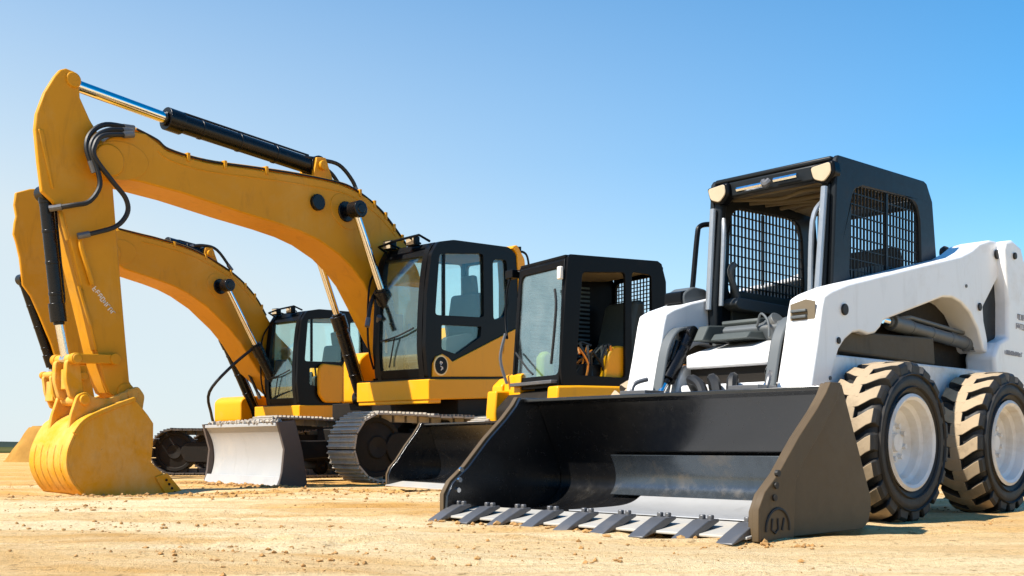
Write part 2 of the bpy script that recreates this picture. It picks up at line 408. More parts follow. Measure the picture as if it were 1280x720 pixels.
    G().strip([(p[0] - .03, p[1]) for p in smooth_open([(1.285, 1.42), (1.31, 1.70), (1.28, 2.35), (1.195, 2.83)], 4)], y0 + .11, y1 - .14, .008).xf(SK).build('windscreen', 'glass_ws', cab, 0)
    for w in (w_door, w_rear, w_low): G().plate(w, y1 - .038, y1 - .030).xf(SK).build('window', 'glass', cab, 0)
    G().plate(far, y0 + .02, y0 + .028).xf(SK).build('window', 'glass', cab, 0)
    G().plate(rear, -.43, -.422, plane='yz').xf(SK).build('rear_window', 'glass', cab, 0)
    g = G(); g.box(.93, .97, y1 - .058, y1 - .02, 2.09, 2.87); g.xf(SK).build('window_slider', 'black', cab, .004)
    g = G(); g.tube([(1.31, y0 + .15, 1.80), (1.325, y0 + .45, 1.84), (1.315, y1 - .2, 1.93)], .012, 6); g.tube([(1.30, y0 + .3, 1.46), (1.325, y0 + .42, 1.83)], .01, 6); g.xf(SK).build('wiper', 'rubber', cab, 0)
    g = G(); g.plate(rnd([(.12, 1.36), (.62, 1.36), (.66, 1.72), (.2, 1.74), (.06, 2.45), (-.10, 2.45), (-.02, 1.6)], .06), .55, 1.05)
    g.plate(rnd([(-.02, 2.44), (.02, 2.70), (-.08, 2.70), (-.12, 2.44)], .04), .68, .92)
    g.xf(SK).build('seat', 'seat', cab, .03)
    g = G(); g.plate(rnd([(.2, 1.36), (.85, 1.36), (.85, 1.85), (.3, 1.95)], .05), .42, .52); g.plate(rnd([(.2, 1.36), (.8, 1.36), (.8, 1.82), (.3, 1.9)], .05), 1.08, 1.17)
    g.box(1.0, 1.12, .42, .60, 1.36, 2.15); g.tube([(.75, .47, 1.8), (.78, .48, 2.05)], .02, 8); g.tube([(.72, 1.12, 1.8), (.76, 1.12, 2.05)], .02, 8)
    g.xf(SK).build('console', 'greyplastic', cab, .01)
    g = G(); g.plate([(.95, 2.94), (-.3, 2.94), (-.3, 2.92), (.6, 2.91), (.9, 2.91)], y0 + .06, y1 - .07); g.xf(SK).build('headliner', 'liner', cab, .01)
    # roof lamps
    g = G(); g.tube([(1.12, .40, 2.96), (1.25, .40, 3.02), (1.27, .72, 3.06), (1.24, 1.12, 3.09), (1.05, 1.12, 3.03)], .016, 6, smooth=False); g.tube([(1.25, .58, 3.05), (1.04, .58, 3.0)], .014, 6); g.tube([(1.25, .95, 3.08), (1.04, .95, 3.02)], .014, 6)
    rk = g.xf(SK).build('lamp_guard', 'black', cab, 0)
    for y in (.50, .92):
        g = G(); g.box(1.10, 1.20, y - .08, y + .08, 2.98, 3.10); o = g.xf(SK).build('work_lamp', 'black', cab, .012)
        G().box(1.20, 1.206, y - .065, y + .065, 2.995, 3.085).xf(SK).build('lens', 'lampface', o, .002)
    # mirror bar left edge
    g = G(); g.tube([(1.28, y0 - .01, 1.45), (1.37, y0 - .02, 1.8), (1.35, y0 - .02, 2.5), (1.2, y0 - .01, 2.78)], .015, 6); g.xf(SK).build('handrail', 'black', cab, 0)
    # yellow rear cowl behind the cab
    g = G(); g.plate(rnd([(-.475, 1.31), (-.475, 2.6), (-.44, 2.98), (-.34, 3.06), (-.44, 3.10), (-.60, 2.92), (-.66, 2.5), (-.66, 1.31)], .03), .95, 1.315)
    cw = g.xf(SK).build('rear_cowl', 'yellow', root, .012)
    g = G(); g.tube([(-.66, 1.25, 2.2), (-.74, 1.28, 2.5), (-.72, 1.28, 2.9), (-.60, 1.28, 3.02), (-.50, 1.1, 3.02)], .016, 6); g.cyl((-.62, 1.2, 2.92), (-.62, 1.2, 3.1), .03); g.xf(SK).build('grab_rail', 'black', cw, 0)
    # yellow door panel with round emblem
    if P['door'] == 'diagonal':
        pan = [(1.20, 1.315), (-.465, 1.315), (-.465, 1.98), (.84, 1.505), (.92, 1.56), (1.02, 1.60), (1.13, 1.57), (1.19, 1.48)]
        g = G(); g.plate(pan, y1 - .01, y1 + .018)
        dp = g.xf(SK).build('door_panel', 'yellow', root, .006)
        g = G(); g.cyl((1.055, y1 + .014, 1.455), (1.055, y1 + .024, 1.455), .128, n=36); g.xf(SK).build('emblem_ring', 'decal_cream', dp, .002)
        g = G(); g.cyl((1.055, y1 + .02, 1.455), (1.055, y1 + .029, 1.455), .108, n=36); g.xf(SK).build('emblem_disc', 'black', dp, .002)
        g = G(); yy = y1 + .031
        for (a, b) in (((.02, .05), (-.015, .035)), ((-.015, .035), (.015, .005)), ((.02, -.01), (-.02, -.025)), ((-.02, -.025), (.01, -.06)), ((.022, .05), (.022, .02)), ((-.02, -.02), (-.02, -.05))):
            g.tube([(1.055 + a[0], yy, 1.455 + a[1]), (1.055 + b[0], yy, 1.455 + b[1])], .007, 5)
        g.xf(SK).build('emblem_mark', 'decal_white', dp, 0)
        g = G(); g.tube([(-.14, y1 + .02, 1.62), (-.155, y1 + .028, 1.70), (-.15, y1 + .02, 1.80)], .008, 5); g.xf(SK).build('door_handle', 'bucket', dp, 0)
    else:
        g = G(); g.plate(rnd([(.86, 1.48), (.72, 1.33), (.30, 1.33), (.30, 2.02), (.78, 2.05), (.86, 1.95)], .07), y1 + .002, y1 + .08)
        g.xf(SK).build('door_panel', 'yellow', root, .02)
        g = G(); g.plate(rnd([(.28, 1.32), (-.62, 1.32), (-.62, 2.15), (.10, 2.15), (.28, 2.02)], .06), y1 - .3, y1 + .03)
        sp = g.xf(SK).build('side_compartment', 'yellow', root, .02)
        g = G(); g.box(.60, .72, y1 + .0, y1 + .03, 1.36, 1.46); g.xf(SK).build('compartment_lamp', 'lime', sp, .01)
    # --- boom
    bl_ = P['boom']; k0 = min(range(len(bl_)), key=lambda i_: bl_[i_][1])
    bl_ = [(x_, z_ + (P['lift'] * min(1, (x_ - .9) / .6) * (.6 if x_ > 4.3 else 1.) if i_ > k0 and x_ > .9 else 0)) for i_, (x_, z_) in enumerate(bl_)]
    bo = G().plate(bl_, -.27, .27); 
    tip = P['boomtip']; bo.cyl((tip[0], -.30, tip[1]), (tip[0], .30, tip[1]), .17, n=32)
    boom = bo.build('boom', 'boom', root, .018)
    g = G()
    for yy in (.19, .23, .15):
        g.tube([(p[0], yy, p[1] + .03) for p in P['boomtop']], .017, 6)
    g2 = G(); g2.tube([(p[0], .255, p[1] + .022) for p in P['boomtop']], .012, 6); g2.tube([(p[0], -.2, p[1] + .03) for p in P['boomtop']], .016, 6); g2.build('grease_line', 'rubber', boom, 0)
    for x, z in P['clamps']:
        g.box(x - .018, x + .018, .12, .284, z - .045, z + .05)
    g.build('boom_pipe', 'boom', boom, .003)
    g = G(); px, pz = P['armpin']; tx, tz = P['boomtip']
    for (cx_, cz_, rx_, rz_, an) in ((px, pz, .26, .20, .5), (tx - .12, tz + .02, .34, .20, -.15)):
        po = [(cx_ + rx_ * math.cos(a_) * math.cos(an) - rz_ * math.sin(a_) * math.sin(an), cz_ + rx_ * math.cos(a_) * math.sin(an) + rz_ * math.sin(a_) * math.cos(an)) for a_ in [2 * math.pi * i_ / 28 for i_ in range(28)]]
        g.plate(po, .26, .279)
    each(g, 'doubler_plate', 'boom', boom, .004)
    g = G(); g.tube([(p[0], .271, p[1] - .10) for p in P['boomtop'][1:-1]], .006, 5); g.build('weld_seam', 'boom', boom, 0)
    g = G()
    g.cyl((px, -.58, pz), (px, .58, pz), .062, n=24); g.cyl((px, .40, pz), (px, .57, pz), .105, n=24); g.cyl((px, -.57, pz), (px, -.40, pz), .105, n=24); g.cyl((px, -.30, pz), (px, .30, pz), .13, n=24)
    if P.get('pin2'): x2, z2 = P['pin2']; g.cyl((x2, -.30, z2), (x2, .325, z2), .10, n=24)
    g.build('pin_cap', 'cyl', boom, .01)
    for q in P['boomcyl']:
        cylinder_part(root, q[0], q[1], q[2], .085, .046, name='boom_cylinder')
    # --- stick
    sp_ = [(p[0] - .037, p[1]) for p in P['stick']]
    st = G().plate(sp_, .085, .145)
    st.plate([(p[0] - .037, p[1]) for p in P['core']], -.145, .0845)
    for q in P['ribs']: st.plate([(p[0] - .037, p[1]) for p in q], .05, .158)
    for c_, r_ in P['bosses']: st.cyl((c_[0] - .037, -.165, c_[1]), (c_[0] - .037, .165, c_[1]), r_, n=28)
    stick = st.build('stick', 'boom', root, .015)
    a, b, c_ = P['armcyl']
    cylinder_part(root, a, b, c_, .105, .062, name='arm_cylinder')
    g = G(); ax, az = a[0], a[2]
    g.plate([(ax - .25, az - .30), (ax + .16, az - .28), (ax + .08, az + .09), (ax - .06, az + .11)], .10, .15); g.plate([(ax - .25, az - .30), (ax + .16, az - .28), (ax + .08, az + .09), (ax - .06, az + .11)], -.15, -.10)
    g.cyl((ax, -.2, az), (ax, .2, az), .06)
    g.build('cylinder_bracket', 'boom', boom, .006)
    a, b, c_ = P['bktcyl']
    bc = cylinder_part(root, a, b, c_, .068, .045, name='bucket_cylinder')
    for hs in P['hoses']:
        ho = G().tube(hs, .026, 8).build('hose', 'rubber', root, 0)
        for e0, e1 in ((hs[0], hs[1]), (hs[-1], hs[-2])):
            e0, e1 = Vector(e0), Vector(e1); q_ = (e1 - e0).normalized(); G().cyl(e0 - q_ * .03, e0 + q_ * .09, .033, n=10).build('hose_fitting', 'steel', ho, 0)
    for hs in P['pipes']: G().tube([(p[0] - .037, p[1] - .07 if p[1] > .2 else p[1], p[2]) for p in hs[1]], hs[0], 8).build('hydraulic_pipe', 'boom', stick, 0)
    if P.get('text'):
        g = G(); o, u = P['text']; o = (o[0] - .037, .147, o[2]); letters(g, o, u, Vector(u).cross(Vector((0, 1, 0))), .055, 8, 5, (0, 1, 0), w=.17); g.build('lettering', 'decal_white', stick, 0)
    # --- linkage
    lp = P['linkpin']; ip = P['idlerpin']; ep = P['earpin']
    for y in (.19, -.19):
        g = G(); d = Vector((ip[0] - lp[0], ip[1] - lp[1])); n_ = Vector((-d.y, d.x)).normalized() * .048
        g.plate(rnd([(lp[0] + n_.x, lp[1] + n_.y), (ip[0] + n_.x, ip[1] + n_.y), (ip[0] - n_.x, ip[1] - n_.y), (lp[0] - n_.x, lp[1] - n_.y)], .04), y - .025, y + .025)
        g.cyl((lp[0], y - .04, lp[1]), (lp[0], y + .04, lp[1]), .06); g.cyl((ip[0], y - .04, ip[1]), (ip[0], y + .04, ip[1]), .06)
        g.build('guide_link', 'boom', root, .006)
    g = G(); g.cyl((lp[0], -.24, lp[1]), (lp[0], .24, lp[1]), .05)
    d = Vector((ep[0] - lp[0], ep[1] - lp[1])); n_ = Vector((-d.y, d.x)).normalized() * .07
    for y in (.115, -.115):
        g.plate(rnd([(lp[0] + n_.x, lp[1] + n_.y), (lp[0] + d.x * .5 + n_.x * 1.5, lp[1] + d.y * .5 + n_.y * 1.5), (ep[0] + n_.x, ep[1] + n_.y), (ep[0] - n_.x, ep[1] - n_.y), (lp[0] - n_.x, lp[1] - n_.y)], .05), y - .035, y + .035)
    g.box(min(lp[0], ep[0]) + .02, max(lp[0], ep[0]) + .02, -.12, .12, min(lp[1], ep[1]) + .1, max(lp[1], ep[1]) - .1)
    g.build('bucket_link', 'bucket', root, .01)
    # --- bucket
    ox, oz = P['bktoff']
    T = lambda p: (p[0] + ox, p[1] * P['bw'], p[2] + oz); T2 = lambda p: (p[0] + ox, p[1], p[2] + oz)
    back = smooth_open([(4.78, .93), (5.05, .83), (5.34, .69), (5.47, .49), (5.51, .33), (5.49, .19), (5.39, .03), (5.22, -.09), (4.97, -.125), (4.6, -.12), (4.20, -.13)], 5)
    b = G().strip(back, -.55, .55, .03)
    lip = [(4.17, -.13), (4.40, .115), (4.60, .285), (4.575, .49), (4.573, .70), (4.64, .79), (4.75, .91)]
    side = back[:-1] + lip
    for y in (-.55, .53): b.plate(side, y, y + .022)
    bk = b.xf(T).build('bucket', 'bucket', root, .005)
    g = G(); g.plate([(4.13, -.14), (4.42, .17), (4.56, .13), (4.38, -.14)], .552, .58); g.plate([(4.13, -.14), (4.42, .17), (4.56, .13), (4.38, -.14)], -.58, -.552)
    each(g.xf(T), 'side_cutter', 'bucket', bk, .004)
    g = G()
    for i in range(4): g.cyl((4.33 + i * .034, .575, -.04 + i * .045), (4.33 + i * .034, .592, -.04 + i * .045), .014, n=10)
    each(g.xf(T), 'bolt', 'darksteel', bk, 0)
    g = G(); g.plate([(4.12, -.145), (4.12, -.125), (4.5, -.09), (4.5, -.14)], -.56, .56); g.xf(T).build('cutting_edge', 'steel', bk, .003)
    g = G()
    rib = back[15:32]
    for y in (-.44, -.25, -.06, .13, .32): g.strip(rib, y + .03, y + .08, .030)
    g.xf(T).build('wear_strip', 'bucket', bk, .006)
    g = G()
    top = back[:14]
    g.strip(top, .52, .575, .045)
    g.xf(T).build('rim_bar', 'bucket', bk, .006)
    ear = rnd([(4.60, .82), (4.57, 1.0), (4.65, 1.10), (4.78, 1.04), (5.0, .95), (5.15, .96), (5.24, 1.02), (5.33, .98), (5.40, .78), (5.45, .50), (5.2, .60)], .04)
    g = G()
    for y in (.17, -.22): g.plate(ear, y, y + .05)
    g.cyl((4.72, -.24, 1.01), (4.72, .24, 1.01), .06, n=24); g.cyl((5.26, -.25, .93), (5.26, .25, .93), .055, n=24)
    g.xf(T2).build('bucket_ear', 'bucket', bk, .008)
    g = G()
    for i in range(5):
        y = -.48 + i * .24; g.plate([(4.02, -.14), (4.22, -.10), (4.26, -.15)], y - .05, y + .05)
    g.xf(T).build('bucket_tooth', 'steel', bk, .004)
    return root

boom1 = [(5.06, 3.40), (5.03, 3.55), (4.92, 3.66), (4.80, 3.735), (4.66, 3.79), (4.50, 3.795), (4.36, 3.73), (4.24, 3.665), (4.0, 3.645), (3.73, 3.638), (3.08, 3.69), (2.47, 3.733), (2.1, 3.752), (1.80, 3.755), (1.55, 3.72), (1.32, 3.66), (1.115, 3.55), (.827, 3.332), (.605, 3.13), (.40, 2.85), (.22, 2.45), (.10, 2.0), (.08, 1.5), (.14, 1.27), (.30, 1.20), (.46, 1.28), (.62, 1.5), (.90, 1.86), (1.20, 2.24), (1.395, 2.472), (1.58, 2.62), (1.80, 2.765), (2.121, 2.895), (2.4, 2.96), (2.75, 3.005), (3.305, 3.054), (4.04, 3.136), (4.55, 3.205), (4.75, 3.20), (4.95, 3.25)]
M['darktrack'] = paint('worn_dark_track', (.06, .05, .042), .6, var=.3, dust=.35, dustcol=(.22, .17, .12), dscale=7, bump=.15)
ex1 = dict(lift=.10, trackmat='tracksteel', s=1., k=.05, half=1.72, uc=-9., bw=.70, blade=True, door='diagonal', boom=boom1, boomtip=(4.93, 3.42),
    boomtop=[(4.6, 3.80), (4.36, 3.74), (4.2, 3.665), (3.73, 3.64), (3.08, 3.69), (2.47, 3.735), (1.80, 3.755), (1.5, 3.71), (1.115, 3.55), (.827, 3.34), (.6, 3.13)],
    clamps=[(3.98, 3.645), (3.5, 3.655), (2.92, 3.705), (1.45, 3.70), (1.2, 3.60), (1.0, 3.48), (.85, 3.35), (.7, 3.23)],
    armpin=(1.70, 3.42), pin2=(2.17, 3.456),
    boomcyl=[((.75, .47, 1.12), (1.72, .47, 3.42), (1.25, .47, 2.42)), ((.75, -.47, 1.12), (1.72, -.47, 3.42), (1.18, -.47, 2.18))],
    stick=[(5.36, 4.30), (5.27, 4.29), (5.225, 4.22), (5.21, 4.036), (5.10, 3.83), (4.985, 3.68), (4.90, 3.50), (4.85, 3.251), (4.811, 2.797), (4.766, 2.3), (4.711, 1.717), (4.655, 1.15), (4.61, 1.08), (4.63, .98), (4.72, .93), (4.80, .97), (4.89, 1.02), (4.935, 1.117), (5.024, 1.443), (5.19, 2.085), (5.387, 2.80), (5.50, 2.92), (5.612, 3.0), (5.651, 3.296), (5.683, 3.606), (5.667, 3.767), (5.585, 4.00), (5.48, 4.19), (5.42, 4.27)],
    core=[(5.30, 4.20), (5.26, 4.18), (5.21, 4.036), (5.10, 3.83), (4.985, 3.68), (4.90, 3.50), (4.85, 3.251), (4.811, 2.797), (4.766, 2.3), (4.711, 1.717), (4.655, 1.15), (4.61, 1.08), (4.63, .98), (4.72, .93), (4.80, .97), (4.89, 1.02), (4.935, 1.117), (5.024, 1.443), (5.19, 2.085), (5.36, 2.75), (5.40, 2.95), (5.42, 3.3), (5.43, 3.6), (5.41, 3.85), (5.36, 4.08)],
    ribs=[[(5.66, 3.62), (5.60, 3.62), (5.49, 3.05), (5.52, 3.05)], [(5.20, 2.07), (5.175, 2.07), (5.02, 1.45), (5.045, 1.45)]],
    bosses=[((5.285, 4.20), .080), ((4.70, 1.03), .10), ((4.93, 3.42), .12)],
    armcyl=((1.98, 0, 3.97), (5.24, 0, 4.21), (4.06, 0, 4.10)),
    bktcyl=((5.47, 0, 3.02), (5.25, 0, 1.35), (5.33, 0, 1.76)),
    hoses=[[(4.70, .30, 3.77), (4.93, .31, 3.73), (5.10, .32, 3.62), (5.16, .33, 3.47), (5.09, .34, 3.27), (5.07, .34, 3.11), (5.17, .32, 2.946), (5.32, .28, 2.888), (5.47, .15, 2.85)],
           [(4.72, .34, 3.72), (5.03, .35, 3.64), (5.13, .35, 3.51), (5.12, .35, 3.387), (4.93, .36, 3.179), (4.79, .36, 3.038), (4.764, .35, 2.893), (4.87, .32, 2.742), (5.10, .28, 2.64), (5.22, .24, 2.60)],
           [(4.66, .25, 3.82), (4.95, .26, 3.79), (5.13, .28, 3.66), (5.19, .30, 3.49), (5.12, .31, 3.28)],
           [(2.60, .05, 4.02), (2.25, .06, 4.04), (1.95, .08, 4.06), (1.66, .1, 4.05), (1.47, .14, 3.88), (1.40, .16, 3.72)],
           [(2.3, -.05, 4.03), (1.9, -.04, 4.02), (1.70, .0, 3.95), (1.55, .05, 3.74)],
           [(1.5, .46, 2.0), (1.38, .40, 2.3), (1.2, .3, 2.45)], [(1.3, .46, 2.1), (1.1, .2, 1.8), (.9, 0, 1.6)]],
    pipes=[(.028, [(5.22, .235, 2.60), (5.215, .245, 2.50), (5.15, .245, 2.3), (5.09, .245, 2.13)]), (.02, [(5.40, .1, 2.86), (5.42, .24, 2.75), (5.36, .235, 2.55)]), (.018, [(5.235, .23, 2.1), (5.16, .235, 1.85), (5.11, .235, 1.7)])],
    text=((5.06, .222, 2.10), (-.277, 0, -.32)),
    linkpin=(5.25, 1.35), idlerpin=(4.82, 1.37), earpin=(5.20, .94), bktoff=(-.09, 0))
excavator('nearer ochre excavator with a pale dozer blade, its ribbed bucket resting on the sand', (-1.22, 15.23, -.07), ex1)

boom2 = [(4.25, 3.70), (4.18, 3.86), (4.0, 3.93), (3.6, 3.885), (3.266, 3.862), (2.95, 3.83), (2.667, 3.78), (2.38, 3.71), (2.117, 3.60), (1.9, 3.51), (1.708, 3.40), (1.5, 3.24), (1.371, 3.12), (1.146, 2.82), (.9, 2.5), (.5, 2.2), (.2, 1.8), (.08, 1.45), (.14, 1.2), (.32, 1.15), (.5, 1.25), (.8, 1.45), (1.336, 1.75), (1.55, 2.0), (1.708, 2.20), (1.955, 2.44), (2.2, 2.62), (2.387, 2.76), (2.744, 2.94), (3.0, 3.03), (3.266, 3.09), (3.905, 3.204), (4.15, 3.35)]
ex2 = dict(lift=.11, trackmat='darktrack', s=.95, k=.03, half=2.20, uc=-50., bw=.77, blade=False, door='open', boom=boom2, boomtip=(4.15, 3.55),
    boomtop=[(4.0, 3.92), (3.6, 3.89), (3.266, 3.865), (2.667, 3.785), (2.117, 3.605), (1.708, 3.40), (1.371, 3.12), (1.146, 2.82)],
    clamps=[(3.0, 3.83), (2.4, 3.71), (1.9, 3.5), (1.6, 3.31), (1.4, 3.15), (1.25, 2.97)],
    armpin=(2.13, 3.24),
    boomcyl=[((.75, .45, 1.05), (2.13, .45, 3.24), (1.50, .45, 2.24)), ((.85, -.42, 1.1), (2.13, -.42, 3.24), (1.55, -.42, 2.42))],
    stick=[(5.392, 4.34), (5.15, 4.39), (4.75, 4.25), (4.62, 3.9), (4.56, 3.5), (4.58, 2.9), (4.594, 2.596), (4.502, 1.964), (4.371, 1.291), (4.42, 1.16), (4.60, 1.15), (4.75, 1.3), (4.863, 1.452), (5.06, 2.045), (5.26, 2.50), (5.38, 2.75), (5.50, 2.90), (5.547, 3.295), (5.60, 3.52), (5.641, 3.632), (5.625, 3.80), (5.60, 3.9), (5.63, 4.06), (5.606, 4.247)],
    core=[(5.15, 4.39), (4.75, 4.25), (4.62, 3.9), (4.56, 3.5), (4.58, 2.9), (4.594, 2.596), (4.502, 1.964), (4.371, 1.291), (4.42, 1.16), (4.60, 1.15), (4.75, 1.3), (4.85, 1.452), (5.0, 2.045), (5.15, 2.50), (5.22, 2.9), (5.33, 3.3), (5.38, 3.7), (5.36, 4.1), (5.28, 4.34)],
    ribs=[], bosses=[((4.50, 1.23), .09), ((4.6, 3.5), .1)],
    armcyl=((2.25, 0, 3.80), (4.55, 0, 4.02), (2.95, 0, 3.865)),
    bktcyl=((5.40, 0, 3.0), (4.93, 0, 1.66), (4.96, 0, 1.76)),
    hoses=[[(2.6, .05, 3.88), (2.35, .1, 3.93), (2.1, .15, 3.88), (1.85, .2, 3.58)], [(2.9, 0, 3.93), (2.5, .05, 3.92), (2.3, .05, 3.85)],
           [(1.45, .45, 2.3), (1.9, .3, 1.9), (2.15, .0, 1.45), (1.7, -.6, 1.1), (1.30, -1.1, .93)], [(1.5, -.2, 2.5), (1.3, -.1, 1.9), (1.1, 0, 1.4)],
           [(4.2, .25, 3.95), (4.5, .3, 3.95), (4.75, .3, 3.6), (4.7, .25, 3.2)]],
    pipes=[(.03, [(5.20, .0, 2.55), (5.08, .0, 2.2), (4.97, .0, 1.85), (4.9, .0, 1.65)])],
    linkpin=(4.98, 1.60), idlerpin=(4.55, 1.60), earpin=(4.84, 1.10), bktoff=(-.52, .18))
excavator('farther yellow excavator without a blade, standing behind the one with the dozer blade', (-3.82, 20.35, -.13), ex2)

# ------------------------------------------------------------------ loaders
def grid_screen(g, poly, y, nx, nz, bar, lean=0., dep=.012):
    """bars of a mesh screen clipped to a polygon in xz"""
    xs = [p[0] for p in poly]; zs = [p[1] for p in poly]
    def cut(vert, c):
        hits = []
        for i in range(len(poly)):
            a, b = poly[i], poly[(i + 1) % len(poly)]
            q, r = (0, 1) if vert else (1, 0)
            if (a[q] - c) * (b[q] - c) < 0: hits.append(a[r] + (b[r] - a[r]) * (c - a[q]) / (b[q] - a[q]))
        return (min(hits), max(hits)) if len(hits) >= 2 else None
    for i in range(1, nx):
        c = min(xs) + (max(xs) - min(xs)) * i / nx; h = cut(True, c)
        if h: g.box(c - bar / 2, c + bar / 2, y, y + dep, h[0], h[1])
    for i in range(1, nz):
        c = min(zs) + (max(zs) - min(zs)) * i / nz; h = cut(False, c)
        if h: g.box(h[0], h[1], y + .001, y + dep - .001, c - bar * .55, c + bar * .55)
    return g

def tyre_wheel(root, x, y, sgn, r=.415, w=.28):
    c = (x, y, r)
    rim_r = .235; o = sgn
    prof = [(rim_r - .005, -w / 2 + .03), (rim_r + .03, -w / 2 + .005), (rim_r + .08, -w / 2 - .004), (r - .09, -w / 2 - .002), (r - .05, -w / 2 + .012), (r - .034, -w / 2 + .045), (r - .030, 0),
            (r - .034, w / 2 - .045), (r - .05, w / 2 - .012), (r - .09, w / 2 + .002), (rim_r + .08, w / 2 + .004), (rim_r + .03, w / 2 - .005), (rim_r - .005, w / 2 - .03)]
    t = G().lathe(prof, c, n=64)
    for rr in (rim_r + .045, rim_r + .11): t.lathe([(rr - .006, w / 2 * o), (rr, (w / 2 + .010) * o), (rr + .006, w / 2 * o)], c, n=64)
    wheel = t.build('tyre', 'tyre', root, 0, smooth=50)
    g = G(); n = 19; rs = random.Random(int(x * 100) + 5)
    for sd in (1, -1):
        for i in range(n):
            a0 = 2 * math.pi * (i + (.5 if sd > 0 else 0)) / n; da = 2 * math.pi / n * .57
            rows = []
            for (t_, rad, sk) in ((-.03, r, .0), (.045, r, .03), (.10, r - .003, .10), (w / 2 - .014, r - .008, .125), (w / 2 - .001, r - .026, .128)):
                rows.append((t_, rad, a0 + sk * 1.3))
            v = []; f = []
            for t_, rad, a in rows:
                inner = max(rad - .045, rim_r + .06)
                for aa, rr in ((a - da / 2, rad), (a + da / 2, rad), (a + da / 2 + .03, inner), (a - da / 2 - .03, inner)):
                    v.append((c[0] + rr * math.cos(aa), c[1] + sd * t_, c[2] + rr * math.sin(aa)))
            k = len(rows)
            for q in range(k - 1):
                for e in range(4): f.append((q * 4 + e, q * 4 + (e + 1) % 4, q * 4 + 4 + (e + 1) % 4, q * 4 + 4 + e))
            f += [(0, 1, 2, 3), tuple(range(k * 4 - 4, k * 4))[::-1]]
            g.add(v, f)
    tr_ = g.build('tread', 'lug', wheel, .004); tr_.data.materials.append(M['tyre'])
    for p_ in tr_.data.polygons:
        d_ = p_.center - Vector(c); d_.y = 0
        if p_.normal.dot(d_.normalized()) < .75 or abs(p_.center.y - c[1]) > w / 2 - .008: p_.material_index = 1
    h = G()
    h.lathe([(rim_r - .03, -w / 2 * o), (rim_r, (-w / 2 + .02) * o), (rim_r, (w / 2 - .02) * o), (rim_r + .012, (w / 2 - .004) * o), (rim_r - .004, (w / 2 + .006) * o), (rim_r - .02, (w / 2 - .004) * o), (rim_r - .028, (w / 2 - .05) * o), (rim_r - .05, (w / 2 - .062) * o), (rim_r - .06, (w / 2 - .10) * o), (.115, (w / 2 - .125) * o), (.10, (w / 2 - .105) * o), (.05, (w / 2 - .10) * o), (.045, (w / 2 - .08) * o), (0, (w / 2 - .08) * o)], c, n=56)
    rim = h.build('rim', 'rim', wheel, 0, smooth=40)
    g = G()
    for i in range(8):
        a = 2 * math.pi * (i + .3) / 8; yy = y + (w / 2 - .115) * o
        g.cyl((x + .085 * math.cos(a), yy, r + .085 * math.sin(a)), (x + .085 * math.cos(a), yy + .035 * o, r + .085 * math.sin(a)), .014, n=6)
    each(g, 'wheel_nut', 'rim', rim, 0)
    return wheel

def arm_pair(root, outer, y0, y1, mat):
    res = []
    for s_ in (1, -1):
        a, b = sorted((y0 * s_, y1 * s_))
        res.append(G().plate(outer, a, b).build('loader_arm', mat, root, .013, seg=3))
    return res

